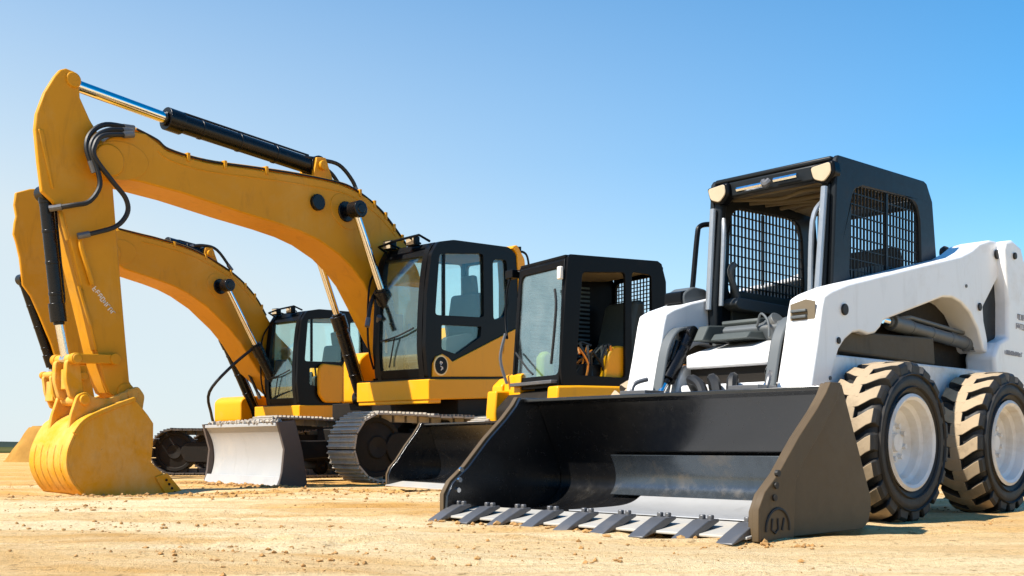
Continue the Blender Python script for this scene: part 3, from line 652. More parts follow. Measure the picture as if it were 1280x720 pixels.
def loader_bucket(root, half, teeth, zoff=0., xoff=0., sx=1., sz=1.):
    T = lambda p: (1.408 + (p[0] - 1.408) * sx + xoff, p[1], p[2] * sz + zoff)
    shell = smooth_open([(2.02, .045), (1.75, .045), (1.48, .05), (1.33, .085), (1.235, .17), (1.24, .28), (1.30, .40), (1.368, .54), (1.425, .645)], 5)
    b = G().strip(shell, -half, half, .022)
    b.plate([(1.40, .65), (1.53, .665), (1.53, .645), (1.41, .63)], -half, half)
    bk = b.xf(T).build('bucket', 'skidbucket', root, .004)
    side = [(2.095, .012), (2.09, .13), (2.05, .20), (1.944, .28), (1.795, .43), (1.66, .545), (1.585, .62), (1.55, .672), (1.408, .672), (1.152, .16), (1.152, .10), (1.175, .045), (1.23, .016)]
    if teeth: G().plate([(2.06, .05), (2.05, .18), (1.94, .26), (1.79, .41), (1.57, .61), (1.44, .64), (1.25, .27), (1.24, .17), (1.33, .07)], half - .003, half - .001).xf(T).build('inner_face', 'skidbucket', bk, 0)
    for y in (-half - .024, half):
        sp = G().plate(side, y, y + .024).xf(T).build('side_plate', 'skidbucket' if y < 0 or not teeth else 'bucketside', bk, .003)
    g = G()
    for y0_, y1_ in ((half + .024, half + .056), (-half - .056, -half - .024)):
        g.plate([(2.10, .01), (2.10, .14), (2.055, .21), (1.95, .29), (1.80, .44), (1.665, .555), (1.59, .63), (1.555, .676), (1.47, .676), (1.50, .60), (1.62, .47), (1.76, .34), (1.83, .25), (1.845, .01)], y0_, y1_)
    each(g.xf(T), 'side_cutter', 'bucketside', bk, .003)
    g = G(); g.plate([(2.13, .018), (1.86, .046), (1.86, .068), (2.13, .030)], -half - .02, half + .02); g.xf(T).build('cutting_edge', 'edge', bk, .003)
    fl = [(1.86, .071), (1.70, .072), (1.48, .077), (1.37, .094), (1.30, .125)]
    G().strip(smooth_open(fl, 4), -.28 if teeth else -half * .9, half - .02, -.006).xf(T).build('floor_plate', 'paleplate' if teeth else 'skidbucket', bk, .002)  # toothed bucket: paler grey sheet over part of the floor
    if teeth:
        G().strip(smooth_open([(1.298, .128), (1.262, .175), (1.250, .235), (1.268, .30), (1.295, .35)], 4), -.50, half - .02, -.006).xf(T).build('back_sheen_band', 'skysheen', bk, .002)  # added band that carries the sky's reflection as its own colour
        n = 9
        for i in range(n):
            y = -half + .03 + (2 * half - .06) * i / (n - 1)
            g = G(); g.plate([(2.215, .0), (2.10, .028), (1.985, .073), (1.985, .086), (2.06, .082), (2.15, .042), (2.218, .007)], y - .042, y + .042)
            g.cyl((2.02, y - .022, .08), (2.02, y - .022, .103), .016, n=6); g.cyl((2.02, y + .022, .08), (2.02, y + .022, .103), .016, n=6)
            g.xf(T).build('bucket_tooth', 'steel', bk, .005)
        g = G()
        for j in range(3): 
            g.cyl((1.99 - .012 * j, half + .050, .185 + .05 * j), (1.99 - .012 * j, half + .064, .185 + .05 * j), .014, n=10)
        each(g.xf(T), 'plate_bolt', 'tyre', bk, 0)
        g = G()
        for j in range(3): g.cyl((2.00 + .01 * (2 - j), -half + .0005, .16 + .055 * j), (2.00 + .01 * (2 - j), -half + .012, .16 + .055 * j), .014, n=10)
        each(g.xf(T), 'plate_bolt', 'chrome', bk, 0)
        # raised round badge with worn characters at the lower corner of the near end plate
        g = G(); yy = half + .056; cx, cz = 1.965, .055
        arc = [(cx + .085 * math.cos(a), yy, cz + .085 * math.sin(a)) for a in [R(-5 + 190 * i / 14) for i in range(15)]]
        g.tube(arc, .007, 6)
        g.tube([(cx + .04, yy, cz + .045), (cx + .045, yy, cz + .0), (cx + .02, yy, cz - .015), (cx - .002, yy, cz), (cx, yy, cz + .045)], .006, 6, smooth=False)
        g.tube([(cx - .03, yy, cz - .005), (cx - .045, yy, cz + .045)], .006, 6)
        g.xf(T).build('badge', 'tyre', bk, 0)
    return bk

def rops_cab(root, hw, outer, holes, grids, front_x, zt, mat, closed, far=None):
    """boxy roll-cage cab: two side panels with openings, roof, back, front posts"""
    g = G()
    for s_ in (1, -1):
        a, b = sorted((hw * s_, (hw - .035) * s_)); g.plate(outer, a, b, far if s_ < 0 and far is not None else holes)
    roof = [p for p in outer if p[1] > zt - .22]
    x1 = max(p[0] for p in roof); x0 = min(p[0] for p in roof)
    g.plate([(x1 - .005, zt - .03), (x1 - .005, zt - .002), (x0 + .08, zt + .018), (x0 + .02, zt - .05), (x0 + .1, zt - .04)], -hw + .035, hw - .035)
    g.plate([(x1 - .004, zt - .12), (x1 - .004, zt - .032), (x1 - .12, zt - .032), (x1 - .08, zt - .12)], -hw + .035, hw - .035)
    back = [(outer[-2][0], 0), ]
    cab = g.build('cab', mat, root, .010)
    for s_ in (1, -1):
        q = G()
        for poly, nx, nz, bar in grids: grid_screen(q, poly, (hw - .022) * s_ - .006, nx, nz, bar)
        q.build('mesh_screen', 'rops', cab, 0)
    return cab

# --- white wheeled skid steer
root = thing('skid_steer_loader', 'white wheeled skid steer loader with black cage cab and wide toothed black bucket', 'skid steer', (1.836, 6.538, -.010), 47)
for x in (.585, -.585):
    for sg in (1, -1): tyre_wheel(root, x, .76 * sg, sg)
arm_o = [(.90, 1.168), (.86, 1.185), (.694, 1.237), (.3, 1.328), (-.088, 1.418), (-.591, 1.532), (-.74, 1.585), (-.85, 1.64), (-1.0, 1.68), (-1.094, 1.684), (-1.165, 1.65), (-1.165, 1.56), (-1.13, 1.47), (-1.05, 1.40), (-.898, 1.254), (-.91, 1.17), (-.96, 1.06), (-.975, .99), (-.95, .975), (-.90, .99), (-.83, 1.11), (-.72, 1.205), (-.60, 1.255), (-.486, 1.274), (-.363, 1.265), (-.1, 1.193), (.335, 1.074), (.365, 1.035), (.42, 1.00), (.491, .987), (.58, .998), (.655, .985), (.73, .945), (.79, .89), (.83, .82), (.87, .72), (.91, .60), (1.07, .60), (1.055, .70), (1.0, .90), (.955, 1.09), (.935, 1.15)]
arms = arm_pair(root, arm_o, .405, .605, 'white')
for k, a in enumerate(arms):
    s_ = 1 if k == 0 else -1
    g = G(); g.cyl((.745, .606 * s_, 1.098), (.745, .618 * s_, 1.098), .030, n=20); g.cyl((.80, .606 * s_, .935), (.80, .613 * s_, .935), .018, n=14)
    g.cyl((-1.08, .606 * s_, 1.60), (-1.08, .62 * s_, 1.60), .03, n=16); g.cyl((-.84, .606 * s_, 1.25), (-.84, .615 * s_, 1.25), .025, n=14)
    each(g, 'arm_pin', 'tyre', a, .004)
    for bx_, bz_ in ((-.66, 1.36), (.88, .74)):
        G().cyl((bx_, .604 * s_, bz_), (bx_, .611 * s_, bz_), .011, n=6).build('arm_bolt', 'greyplastic', a, 0)
    if s_ < 0: continue
    g = G(); g.plate([(.43 * s_, 1.03), (.575 * s_, 1.03), (.575 * s_, 1.125), (.52 * s_, 1.14), (.43 * s_, 1.12)], .962, .968, plane='yz')
    g.build('arm_recess', 'brownpanel', a, .003)
    g = G()
    for zz in (1.045, 1.075): g.box(.966, .985, .47 * s_ - .03, .47 * s_ + .06, zz, zz + .014)
    g.build('recess_bracket', 'greyplastic', a, .003)
# chassis
g = G(); g.plate(rnd([(-.95, .24), (.86, .24), (.93, .40), (.90, .72), (.6, .80), (-.95, .80)], .04), -.40, .40)
ch = g.build('chassis', 'darksteel', root, .01)
for s_ in (1, -1):
    a, b = sorted((.33 * s_, .595 * s_)); g = G(); g.plate(rnd([(-1.0, .22), (.96, .22), (.98, .5), (.90, .80), (.82, .865), (-.98, .865)], .04), a, b); g.build('chain_case', 'whitelow', root, .012)
    a, b = sorted((.45 * s_, .56 * s_)); g = G(); g.plate(rnd([(.72, .89), (-.36, .87), (-.34, 1.03), (.60, 1.0), (.70, .96)], .02), a, b); g.build('step_panel', 'darkbrown', root, .01)
    a, b = sorted((.30 * s_, .44 * s_)); g = G(); g.plate([(.55, .86), (-.98, .86), (-.98, 1.45), (-.5, 1.40), (.1, 1.08)], a, b); g.build('inner_guard', 'darksteel', root, .01)
    cylinder_part(root, (-.93, .51 * s_, 1.03), (.22, .51 * s_, 1.10), (.05, .51 * s_, 1.09), .038, .024, mat='greyplastic', name='lift_cylinder')
    cylinder_part(root, (.80, .345 * s_, 1.04), (1.12, .345 * s_, .60), (.98, .345 * s_, .79), .036, .022, mat='cyl', name='tilt_cylinder')
    a, b = sorted((.335 * s_, .40 * s_)); g = G(); g.strip(smooth_open([(.74, 1.06), (.88, 1.05), (.97, .96), (1.02, .80), (1.06, .62)], 4), a, b, .02); g.build('cylinder_guard', 'greyplastic', root, .008)
    # rear upright with its link
    a, b = sorted((.47 * s_, .66 * s_)); tw = [(-1.075, 1.62), (-1.10, 1.68), (-1.20, 1.70), (-1.335, 1.667), (-1.40, 1.56), (-1.55, 1.10), (-1.62, .62), (-.93, .60), (-.97, .78), (-.93, .95), (-1.0, 1.04), (-1.13, 1.08), (-1.13, 1.30), (-1.10, 1.5)]
    to = G().plate(tw, a, b).build('rear_upright', 'white', root, .02, seg=3)
    a, b = sorted((.46 * s_, .58 * s_)); g = G(); g.plate(rnd([(-1.13, 1.56), (-1.17, 1.10), (-1.05, 1.02), (-.92, 1.02), (-.88, 1.20), (-.93, 1.28)], .04), a, b); g.build('rear_link', 'rops', root, .01)
    g = G(); yy = .662 * s_
    if s_ > 0:
        for q_, h_, n_, sd_ in (((-1.27, yy, 1.22), .036, 9, 3), ((-1.25, yy, 1.16), .036, 9, 9), ((-1.08, yy, .985), .028, 12, 4)):
            letters(G(), q_, (-1, 0, -.02), (0, 0, 1), h_, n_, sd_, (0, 1, 0)).build('lettering', 'decal_grey', to, 0)
        G().cyl((-1.22, .66, 1.60), (-1.22, .672, 1.60), .022, n=14).build('upright_pin', 'tyre', to, .003)
# engine housing at the rear
g = G(); g.plate(rnd([(-1.18, .55), (-1.18, 1.40), (-1.5, 1.32), (-1.68, 1.05), (-1.68, .45), (-1.2, .45)], .05), -.44, .44)
G().plate(rnd([(-.70, .55), (-.70, 1.28), (-.95, 1.38), (-1.178, 1.38), (-1.178, .5), (-1.0, .45)], .04), -.43, .43).build('engine_bay', 'darksteel', root, .01)
eh = g.build('engine_housing', 'white', root, .02)
g = G()
for i in range(8): g.box(-1.69, -1.675, -.35, .35, .6 + i * .06, .63 + i * .06)
g.build('rear_grille', 'black', eh, .003)
g = G(); g.cyl((-.90, .36, 1.38), (-.90, .36, 1.60), .022, n=10); g.lathe([(0, -.03), (.035, -.02), (.045, 0), (.035, .02), (0, .03)], (-.90, .36, 1.62), n=16); g.build('filler_cap', 'tyre', eh, 0)
# nose between the arms
g = G(); g.plate([(.90, .83), (.90, .905), (.62, .985), (.50, .985), (.50, .83)], -.29, .29); g.plate([(.92, .38), (.95, .735), (.6, .735), (.6, .38)], -.29, .29)
ns = g.build('nose_panel', 'white', root, .012)
G().box(.5, .86, -.285, .285, .735, .83).build('nose_gap', 'darksteel', ns, 0)
g = G(); rs = random.Random(11)
for q in range(3): g.tube([(.92, -.2 + .12 * q, .70), (1.02, -.16 + .14 * q, .76), (1.08, -.05 + .1 * q, .72), (1.12, 0.02 + .08 * q, .60)], .028, 8)
g.build('hose', 'rubber', root, 0)
# quick coupler behind the bucket
g = G(); g.plate([(1.10, .12), (1.14, .12), (1.30, .62), (1.24, .66), (1.10, .55)], -.55, .55)
for s_ in (1, -1): g.box(1.06, 1.16, .36 * s_ - .10, .36 * s_ + .10, .56, .66)
qc = g.build('quick_coupler', 'black', root, .01)
g = G()
for s_ in (1, -1): g.tube([(1.20, .44 * s_, .66), (1.17, .44 * s_, .74), (1.10, .40 * s_, .77)], .014, 6); g.box(1.12, 1.28, .36 * s_ - .09, .36 * s_ + .09, .662, .70)
each(g, 'coupler_lever', 'steel', qc, .003)
loader_bucket(root, .955, True)
# cab
outer = [(.53, 1.0), (.545, 1.25), (.505, 1.80), (.495, 1.955), (.475, 1.98), (-.50, 2.0), (-.545, 1.985), (-.615, 1.89), (-.68, 1.48), (-.69, 1.0)]
hole = rnd([(.335, 1.84), (-.44, 1.87), (-.47, 1.36), (.36, 1.31)], [.12, .14, .06, .06], 6)
cab = rops_cab(root, .42, outer, [hole], [(hole, 22, 9, .0056)], .6, 1.98, 'rops', False)
g = G()
for s_ in (1, -1): g.box(-.085, -.06, .42 * s_ - .012 - .01, .42 * s_ - .01, 1.33, 1.86)
each(g, 'screen_divider', 'rops', cab, .002)
g = G(); rear = rnd([(-.355, 1.22), (.355, 1.22), (.355, 1.87), (-.355, 1.87)], .05)
g.plate([(-.385, 1.0), (.385, 1.0), (.385, 1.93), (-.385, 1.93)], -.655, -.625, [rear], plane='yz'); g.build('rear_panel', 'rops', cab, .008)
# ribbed lower trim inside the side window
for s_ in (1, -1):
    g = G()
    g.box(-.46, .35, .375 * s_ - .008, .375 * s_ + .008, 1.0, 1.34)
    for i in range(26 if s_ > 0 else 0): x = -.45 + i * .0315; g.cyl((x, .392 * s_, 1.22), (x, .392 * s_, 1.37 + .07 * math.sin(.4 + i * .1) ** 2), .011, n=8)
    g.build('side_trim', 'seat', cab, .003)
    # front posts, polished inner rail, and lamp pods
    g = G(); a, b = sorted((.33 * s_, .384 * s_)); g.plate([(.55, 1.0), (.565, 1.25), (.51, 1.80), (.495, 1.93), (.44, 1.93), (.455, 1.80), (.50, 1.25), (.48, 1.0)], a, b); g.build('front_post', 'rops', cab, .012)
    g = G(); dx_ = .045 if s_ > 0 else 0.
    g.tube([(.575 + dx_, .375 * s_, 1.20), (.53 + dx_ * .4, .375 * s_, 1.80)], .019, 10); g.tube([(.54 + dx_, .31 * s_, 1.22), (.515 + dx_, .31 * s_, 1.62), (.49, .33 * s_, 1.74)], .015, 10); g.build('post_rail', 'railsteel', cab, 0)
    g = G(); ly = .345 * s_
    pod = [(ly - .075, 1.93), (ly + .075, 1.945), (ly + .085, 1.87), (ly + .03, 1.815), (ly - .05, 1.845)]
    g.plate(rnd(pod, .02), .46, .535, plane='yz'); lo = g.build('lamp_pod', 'black', cab, .012)
    pf = [(ly + (p[0] - ly) * .80, 1.885 + (p[1] - 1.885) * .80) for p in pod]
    G().plate(rnd(pf, .02), .536, .545, plane='yz').build('lens', 'lampface', lo, .004)
g = G(); g.tube([(.535, -.20, 1.885), (.535, -.02, 1.885)], .016, 8); g.tube([(.535, .05, 1.895), (.535, .20, 1.895)], .016, 8); each(g, 'header_bar', 'chrome', cab, 0)
g = G(); g.tube([(.535, -.02, 1.90), (.55, 0, 1.88), (.535, .02, 1.90)], .02, 8); g.build('header_latch', 'steel', cab, 0)
# headliner: curved tan padding sweeping down the back
g = G(); hp = smooth_open([(.40, 1.86), (.2, 1.90), (-.1, 1.92), (-.35, 1.91), (-.52, 1.90)], 4); g.strip(hp, -.365, .365, -.03)
for i in range(5): g.tube([(.38 - i * .17, -.34, 1.87 + .01 * i), (.25 - i * .12, -.1, 1.862 + .010 * i), (.30 - i * .20, .12, 1.866 + .008 * i), (.1 - i * .1, .34, 1.885)], .012 + .004 * (i % 2), 8)
g.build('headliner', 'liner', cab, .01)
g = G(); g.plate(rnd([(-.55, 1.0), (.18, 1.0), (.22, 1.12), (-.28, 1.14), (-.42, 1.62), (-.54, 1.62)], .06), -.27, .27); g.build('seat', 'seat', cab, .04)
g = G(); g.plate(rnd([(-.3, 1.27), (.42, 1.28), (.46, 1.24), (.40, 1.21), (-.3, 1.2)], .02), -.37, -.27); g.plate(rnd([(-.3, 1.27), (.42, 1.28), (.46, 1.24), (.40, 1.21), (-.3, 1.2)], .02), .27, .37)
g.tube([(.35, -.32, 1.26), (.45, -.31, 1.42), (.42, -.30, 1.48)], .022, 8); g.tube([(.35, .32, 1.26), (.45, .31, 1.40), (.42, .30, 1.46)], .022, 8)
g.build('armrest', 'greyplastic', cab, .012)
g = G(); g.plate(rnd([(.36, 1.085), (.62, 1.075), (.64, 1.115), (.36, 1.14)], .02), -.24, .02); g.build('lap_bar', 'seat', cab, .01)
g = G(); g.box(.30, .56, -.36, .36, .985, 1.02); g.plate(rnd([(.62, .985), (.66, 1.06), (.60, 1.10), (.54, 1.0)], .02), -.30, .22); g.tube([(.66, .02, 1.06), (.68, .06, 1.13), (.70, .12, 1.08), (.72, .14, .99)], .008, 6)
g.cyl((.58, .0, 1.02), (.60, .12, 1.10), .05); g.build('foot_well', 'greyplastic', cab, .006)
g = G(); g.plate([(.84, .99), (.78, 1.08), (.50, 1.10), (.50, .99)], -.29, -.22); g.plate([(.80, .99), (.76, 1.03), (.50, 1.05), (.50, .99)], -.2, .05); each(g, 'pedal', 'seat', cab, .008)
g = G(); g.tube([(.40, -.41, 1.72), (.45, -.46, 1.735), (.50, -.495, 1.72), (.52, -.50, 1.66), (.56, -.50, 1.38), (.57, -.50, 1.31), (.55, -.48, 1.262), (.45, -.42, 1.245)], .016, 8); g.build('grab_handle', 'black', cab, 0)
g = G(); g.plate(rnd([(.72, 1.215), (.5, 1.26), (.5, 1.335), (.64, 1.34), (.73, 1.29)], .03), -.58, -.44); fl = g.build('front_lamp', 'greyplastic', root, .01)
G().plate(rnd([(.70, 1.23), (.745, 1.235), (.742, 1.30), (.66, 1.32)], .01), -.57, -.45).build('lens', 'black', fl, .004)
g = G(); g.cyl((-.15, .2, 1.99), (-.15, .2, 2.04), .012, n=8); g.build('roof_bolt', 'rops', cab, 0)

# --- yellow compact track loader
root = thing('track_loader', 'small yellow and black track loader with a plain black bucket, between excavator and white loader', 'track loader', (.76, 10.7, -.05), 58)
for y in (.70, -.70):
    tr = track_belt(.70, .30, .40, .36, .13, y).build('track', 'tracksteel', root, 0)
    g = G(); g.plate(rnd([(-.8, .2), (.8, .2), (.85, .4), (.7, .56), (-.7, .56), (-.85, .4)], .08), y - .1, y + .1); g.build('track_frame', 'darksteel', tr, .01)
    for x in (-.70, .70): disc_wheel(G(), (x, y, .40), .26, .2, 24).build('idler_wheel', 'darksteel', tr, 0)
    for i in range(4): disc_wheel(G(), (-.42 + i * .28, y, .19), .085, .22, 16).build('roller', 'darksteel', tr, 0)
g = G(); g.plate(rnd([(-1.2, .3), (.75, .3), (.80, .8), (.62, .97), (-1.2, .97)], .04), -.48, .48); g.build('chassis', 'darksteel', root, .012)
g = G(); g.plate([(.60, .86), (.60, .99), (.15, .995), (.12, .86)], .40, .445); g.plate([(.60, .86), (.60, .99), (.15, .995), (.12, .86)], -.445, -.40); each(g, 'sill_panel', 'yellow', root, .008); sp = root
g = G(); g.cyl((.54, .446, .96), (.54, .456, .96), .014, n=10); g.box(.36, .42, .446, .452, .935, .955); g.build('sill_marker', 'orange', sp, .002)
arm2 = [(.80, .98), (.55, .99), (-.4, 1.0), (-1.0, 1.10), (-1.2, 1.10), (-1.2, .9), (-1.0, .86), (.40, .84), (.48, .80), (.55, .62), (.80, .58), (.82, .75)]
for s_ in (1, -1):
    a, b = sorted((.45 * s_, .62 * s_)); am = G().plate(arm2, a, b).build('loader_arm', 'yellow', root, .02, seg=3)
    if s_ < 0:
        G().plate(rnd([(.67, .58), (.64, 1.13), (.60, 1.15), (.48, 1.15), (.46, .60)], .012), -.55, -.25).build('arm_head', 'yellow', am, .02)
        G().plate(rnd([(.71, .58), (.67, 1.04), (.58, 1.12), (.46, 1.12), (.44, .60)], .02), -.74, -.555).build('arm_cover', 'yellow', am, .02)
        g = G(); g.box(.60, .70, -.748, -.56, .80, .87); g.build('arm_band', 'black', am, .003)
    a, b = sorted((.44 * s_, .62 * s_)); G().plate([(-1.0, .5), (-1.5, .5), (-1.5, 1.4), (-1.25, 1.66), (-1.05, 1.6), (-1.0, 1.2)], a, b).build('rear_upright', 'yellow', root, .02)
g = G(); g.plate(rnd([(-.72, .55), (-.72, 1.30), (-1.0, 1.42), (-1.5, 1.30), (-1.6, .5)], .05), -.42, .42); g.build('engine_housing', 'yellow', root, .02)
g = G(); g.plate([(1.0, .12), (1.12, .12), (1.26, .56), (1.15, .62), (.9, .62)], -.5, .5); g.build('quick_coupler', 'black', root, .01)
loader_bucket(root, .89, False, zoff=.035, xoff=-.11, sx=.66, sz=.94)
outer = [(.60, .96), (.63, 1.15), (.56, 2.05), (.545, 2.19), (.52, 2.215), (-.52, 2.245), (-.57, 2.22), (-.625, 2.05), (-.64, 1.0), (-.4, .97)]
h1 = rnd([(.385, 2.06), (.455, 1.10), (-.12, 1.09), (-.12, 2.10)], .05); h2 = rnd([(-.20, 2.11), (-.44, 2.10), (-.46, 1.30), (-.20, 1.28)], .04)
cab = rops_cab(root, .42, outer, [h1, h2], [], .6, 2.215, 'black', True, far=[])
g = G()
for i in range(22): g.box(-.28, .45, -.385, -.37, 1.12 + i * .044, 1.14 + i * .044)
g.build('ribbed_panel', 'bluegrey', cab, .004)
ws = [(-.37, 1.10), (.37, 1.10), (.35, 2.10), (-.35, 2.10)]
g = G(); g.plate([(-.385, .98), (.385, .98), (.385, 2.17), (-.385, 2.17)], 0, .03, [rnd(ws, .07)], plane='yz')
g.xf(lambda p: (p[0] + .60 - (p[2] - 1.0) * .058, p[1], p[2])).build('door_frame', 'black', cab, .008)
G().plate(rnd(ws, .07), .010, .016, plane='yz').xf(lambda p: (p[0] + .60 - (p[2] - 1.0) * .058, p[1], p[2])).build('windscreen', 'glass_dusty', cab, 0)
g = G(); g.tube([(.655, .30, 1.20), (.64, .33, 1.5), (.62, .33, 1.75), (.60, .28, 1.9)], .014, 6); g.tube([(.64, -.34, 1.35), (.66, -.1, 1.18), (.66, .0, 1.12)], .01, 6); g.build('wiper', 'rubber', cab, 0)
g = G(); g.box(.585, .625, .345, .40, 1.98, 2.10); g.build('marker_lamp', 'decal_white', cab, .01)
g = G(); rear = rnd([(-.355, 1.58), (.355, 1.58), (.345, 2.12), (-.345, 2.12)], .06)
g.plate([(-.385, 1.0), (.385, 1.0), (.385, 2.2), (-.385, 2.2)], -.62, -.59, [rear], plane='yz'); g.build('rear_panel', 'black', cab, .008)
q = G(); grid_screen(q, rear, 0, 14, 14, .008); q.xf(lambda p: (-.605 + p[1], p[0], p[2])).build('rear_screen', 'black', cab, 0)
g = G(); g.plate(rnd([(-.5, 1.0), (.15, 1.0), (.18, 1.22), (-.22, 1.26), (-.38, 1.88), (-.5, 1.88)], .06), -.26, .26); g.build('seat', 'seat', cab, .04)
g = G(); g.plate(rnd([(.40, 1.02), (.56, 1.02), (.56, 1.30), (.50, 1.36), (.42, 1.32)], .04), -.12, .0); g.build('control_pod', 'lime', cab, .03)
g = G(); g.plate(rnd([(-.30, 1.0), (.12, 1.0), (.06, 1.28), (-.02, 1.40), (-.16, 1.40), (-.26, 1.25)], .05), .28, .375); g.build('side_console', 'yellow', cab, .02)
rs = random.Random(5)
for nm, mt_, cnt, rr in (('control_hose', 'rubber', 7, .014), ('control_hose', 'orange', 5, .011), ('control_lever', 'greyplastic', 4, .013)):
    for i in range(cnt):
        x, y = rs.uniform(-.02, .30), rs.uniform(.05, .34); z = rs.uniform(1.02, 1.15)
        if nm == 'control_lever': pts = [(x, y, 1.0), (x + .02, y, 1.2), (x + .05, y + .01, 1.36 + .08 * rs.random())]
        else: pts = [(x, y, z), (x + rs.uniform(-.08, .08), y + rs.uniform(-.05, .05), z + .16), (x + rs.uniform(-.10, .10), y + rs.uniform(-.05, .05), z + .30), (x + rs.uniform(-.14, .14), y, z + rs.uniform(.10, .28))]
        G().tube(pts, rr, 6).build(nm, mt_, cab, 0)
g = G(); g.plate(rnd([(.0, 1.0), (.40, 1.0), (.40, 1.10), (.30, 1.22), (.05, 1.22)], .03), .0, .30); g.build('console', 'black', cab, .01)
g = G(); g.plate([(.5, 2.17), (-.5, 2.19), (-.5, 2.14), (0, 2.10), (.45, 2.12)], -.37, .37); g.build('headliner', 'brownpanel', cab, .01)
g = G(); g.tube([(.50, -.42, 2.15), (.55, -.52, 2.17), (.60, -.56, 2.0), (.62, -.56, 1.7), (.64, -.50, 1.5)], .014, 6); g.box(.50, .60, -.60, -.47, 2.11, 2.19); g.build('mirror_bracket', 'black', cab, .004)
g = G(); g.tube([(.68, -.44, 1.05), (.72, -.50, 1.3), (.66, -.5, 1.55)], .016, 6); g.build('grab_handle', 'steel', cab, 0)
g = G(); g.box(.62, .70, -.36, .36, 1.015, 1.05); g.build('front_step', 'steel', cab, .006)

# ------------------------------------------------------------------ ground
def gz(x, y):
    z = -.011 * max(0, min(y, 20) - 6)
    d = math.hypot((x + 3.75) / 1.2, (y - 11.0) / 1.0); z -= .075 * math.exp(-d * d)
    near = 1 / (1 + max(0, y - 12) * .08)
    z += .022 * (noise.fractal(Vector((x * .35, y * 1.1, 3.1)), 1.0, 2.0, 4)) * near
    z += .010 * noise.fractal(Vector((x * 2.2, y * 3.0, 8.1)), .9, 2.1, 4) * near
    ch = max(0, noise.noise(Vector((x * .7, y * 1.2, 5)))); z += ch * near * (.030 * noise.fractal(Vector((x * 7, y * 7, 2.2)), .8, 2.1, 4))
    z -= .012 * max(0, math.sin(y * 9 + .8 * math.sin(x * .5))) ** 6 * near
    yr = y - .10 * x - .25 * math.sin(x * .35)
    for rc in (4.55, 6.35, 8.3):
        u_ = (yr - rc) / .17
        if abs(u_) < 2.5:
            z += near * (-.022 * math.exp(-u_ * u_) + .012 * math.exp(-(abs(u_) - 1.35) ** 2 * 4)) * (.6 + .5 * noise.noise(Vector((x * .6, rc, 9))))
            if abs(u_) < 1: z += .007 * max(-.6, min(.6, math.sin(x * 34 + (9 if u_ > 0 else -9) * abs(u_)))) * (.5 + noise.noise(Vector((x * .9, rc, 2))))
    # churned ridge in front of the far machines
    b = math.exp(-((y - 10.2 - .4 * math.sin(x * .7)) / .9) ** 2) * (1 if x < 1 else math.exp(-(x - 1) ** 2)) / (1 + math.exp((-2.6 - x) * 5))
    z += b * .03 * (.4 + noise.noise(Vector((x * 4, y * 5, 1))) + .6 * noise.noise(Vector((x * 9, y * 9, 4))))
    return z
def axis(lo, hi, step, far):
    a = []; v = lo
    while v < hi: a.append(v); v += step
    a.append(hi); s = step
    up = []; v = hi
    while v < far: s *= 1.22; v += s; up.append(v)
    dn = []; v = lo; s = step
    while v > -far: s *= 1.22; v -= s; dn.append(v)
    return dn[::-1] + a + up
xs = axis(-7, 6, .032, 1500); ys = []
y = 2.2
while y < 26: ys.append(y); y += .009 * y ** .9 + .008
s = .3
while y < 3000: ys.append(y); s *= 1.2; y += s
s = .05; y = 2.2; dn = []
while y > -600: s *= 1.25; y -= s; dn.append(y)
ys = dn[::-1] + ys
V = []; F = []; nx = len(xs)
for y in ys:
    for x in xs: V.append((x, y, gz(x, y) if abs(x) < 60 and -20 < y < 90 else -.154 if y > 6 else 0))
for j in range(len(ys) - 1):
    for i in range(nx - 1): F.append((j * nx + i, j * nx + i + 1, (j + 1) * nx + i + 1, (j + 1) * nx + i))
me = bpy.data.meshes.new('ground'); me.from_pydata(V, [], F)
for p in me.polygons: p.use_smooth = True
ground = bpy.data.objects.new('ground', me); col.objects.link(ground); ground['kind'] = 'structure'; ground['label'] = 'pale orange sandy ground with lighter wheel streaks'
def sand_mat(name, streaks=True):
    m = bpy.data.materials.new(name); t = N(m); p = t.n('BsdfPrincipled'); t.l(p.outputs[0], t.out.inputs[0])
    v = t.coord(); vs = t.coord(scale=(.30, 1.0, 1)); vm = t.coord(scale=(.5, 1.3, 1))
    a = t.noise(.8, 9, .68, vs, .8); b = t.noise(3.2, 8, .7, vm); c = t.noise(38, 6, .75, v); d = t.noise(140, 4, .7, v)
    base = t.mix(t.ramp(b, .34, .66), (.54, .265, .055, 1), (.74, .435, .14, 1))
    if streaks:
        sy_ = t.n('SeparateXYZ'); t.l(v, sy_.inputs[0])
        worn = t.math('MULTIPLY', t.math('SUBTRACT', 10.5, sy_.outputs['Y']), .022)
        a = t.math('ADD', a, t.math('MAXIMUM', -.06, t.math('MINIMUM', .075, worn)))
        base = t.mix(t.math('MULTIPLY', t.ramp(a, .44, .64), .92), base, (.88, .70, .42, 1))
    base = t.mix(t.math('MULTIPLY', t.ramp(c, .50, .68), .6), base, (.34, .18, .06, 1))
    e = t.noise(16, 4, .6, v); base = t.mix(t.math('MULTIPLY', t.ramp(e, .62, .72), .8), base, (.26, .14, .05, 1))
    base = t.mix(t.math('MULTIPLY', t.ramp(d, .5, .75), .35), base, (.70, .55, .34, 1))
    t.l(base, p.inputs['Base Color']); p.inputs['Roughness'].default_value = .95; p.inputs['Specular IOR Level'].default_value = .15
    h = t.math('ADD', t.math('MULTIPLY', b, .5), t.math('ADD', t.math('MULTIPLY', c, .45), t.math('MULTIPLY', d, .22)))
    bp = t.n('Bump'); bp.inputs['Strength'].default_value = 1.0; bp.inputs['Distance'].default_value = .05
    t.l(h, bp.inputs['Height']); t.l(bp.outputs[0], p.inputs['Normal']); return m
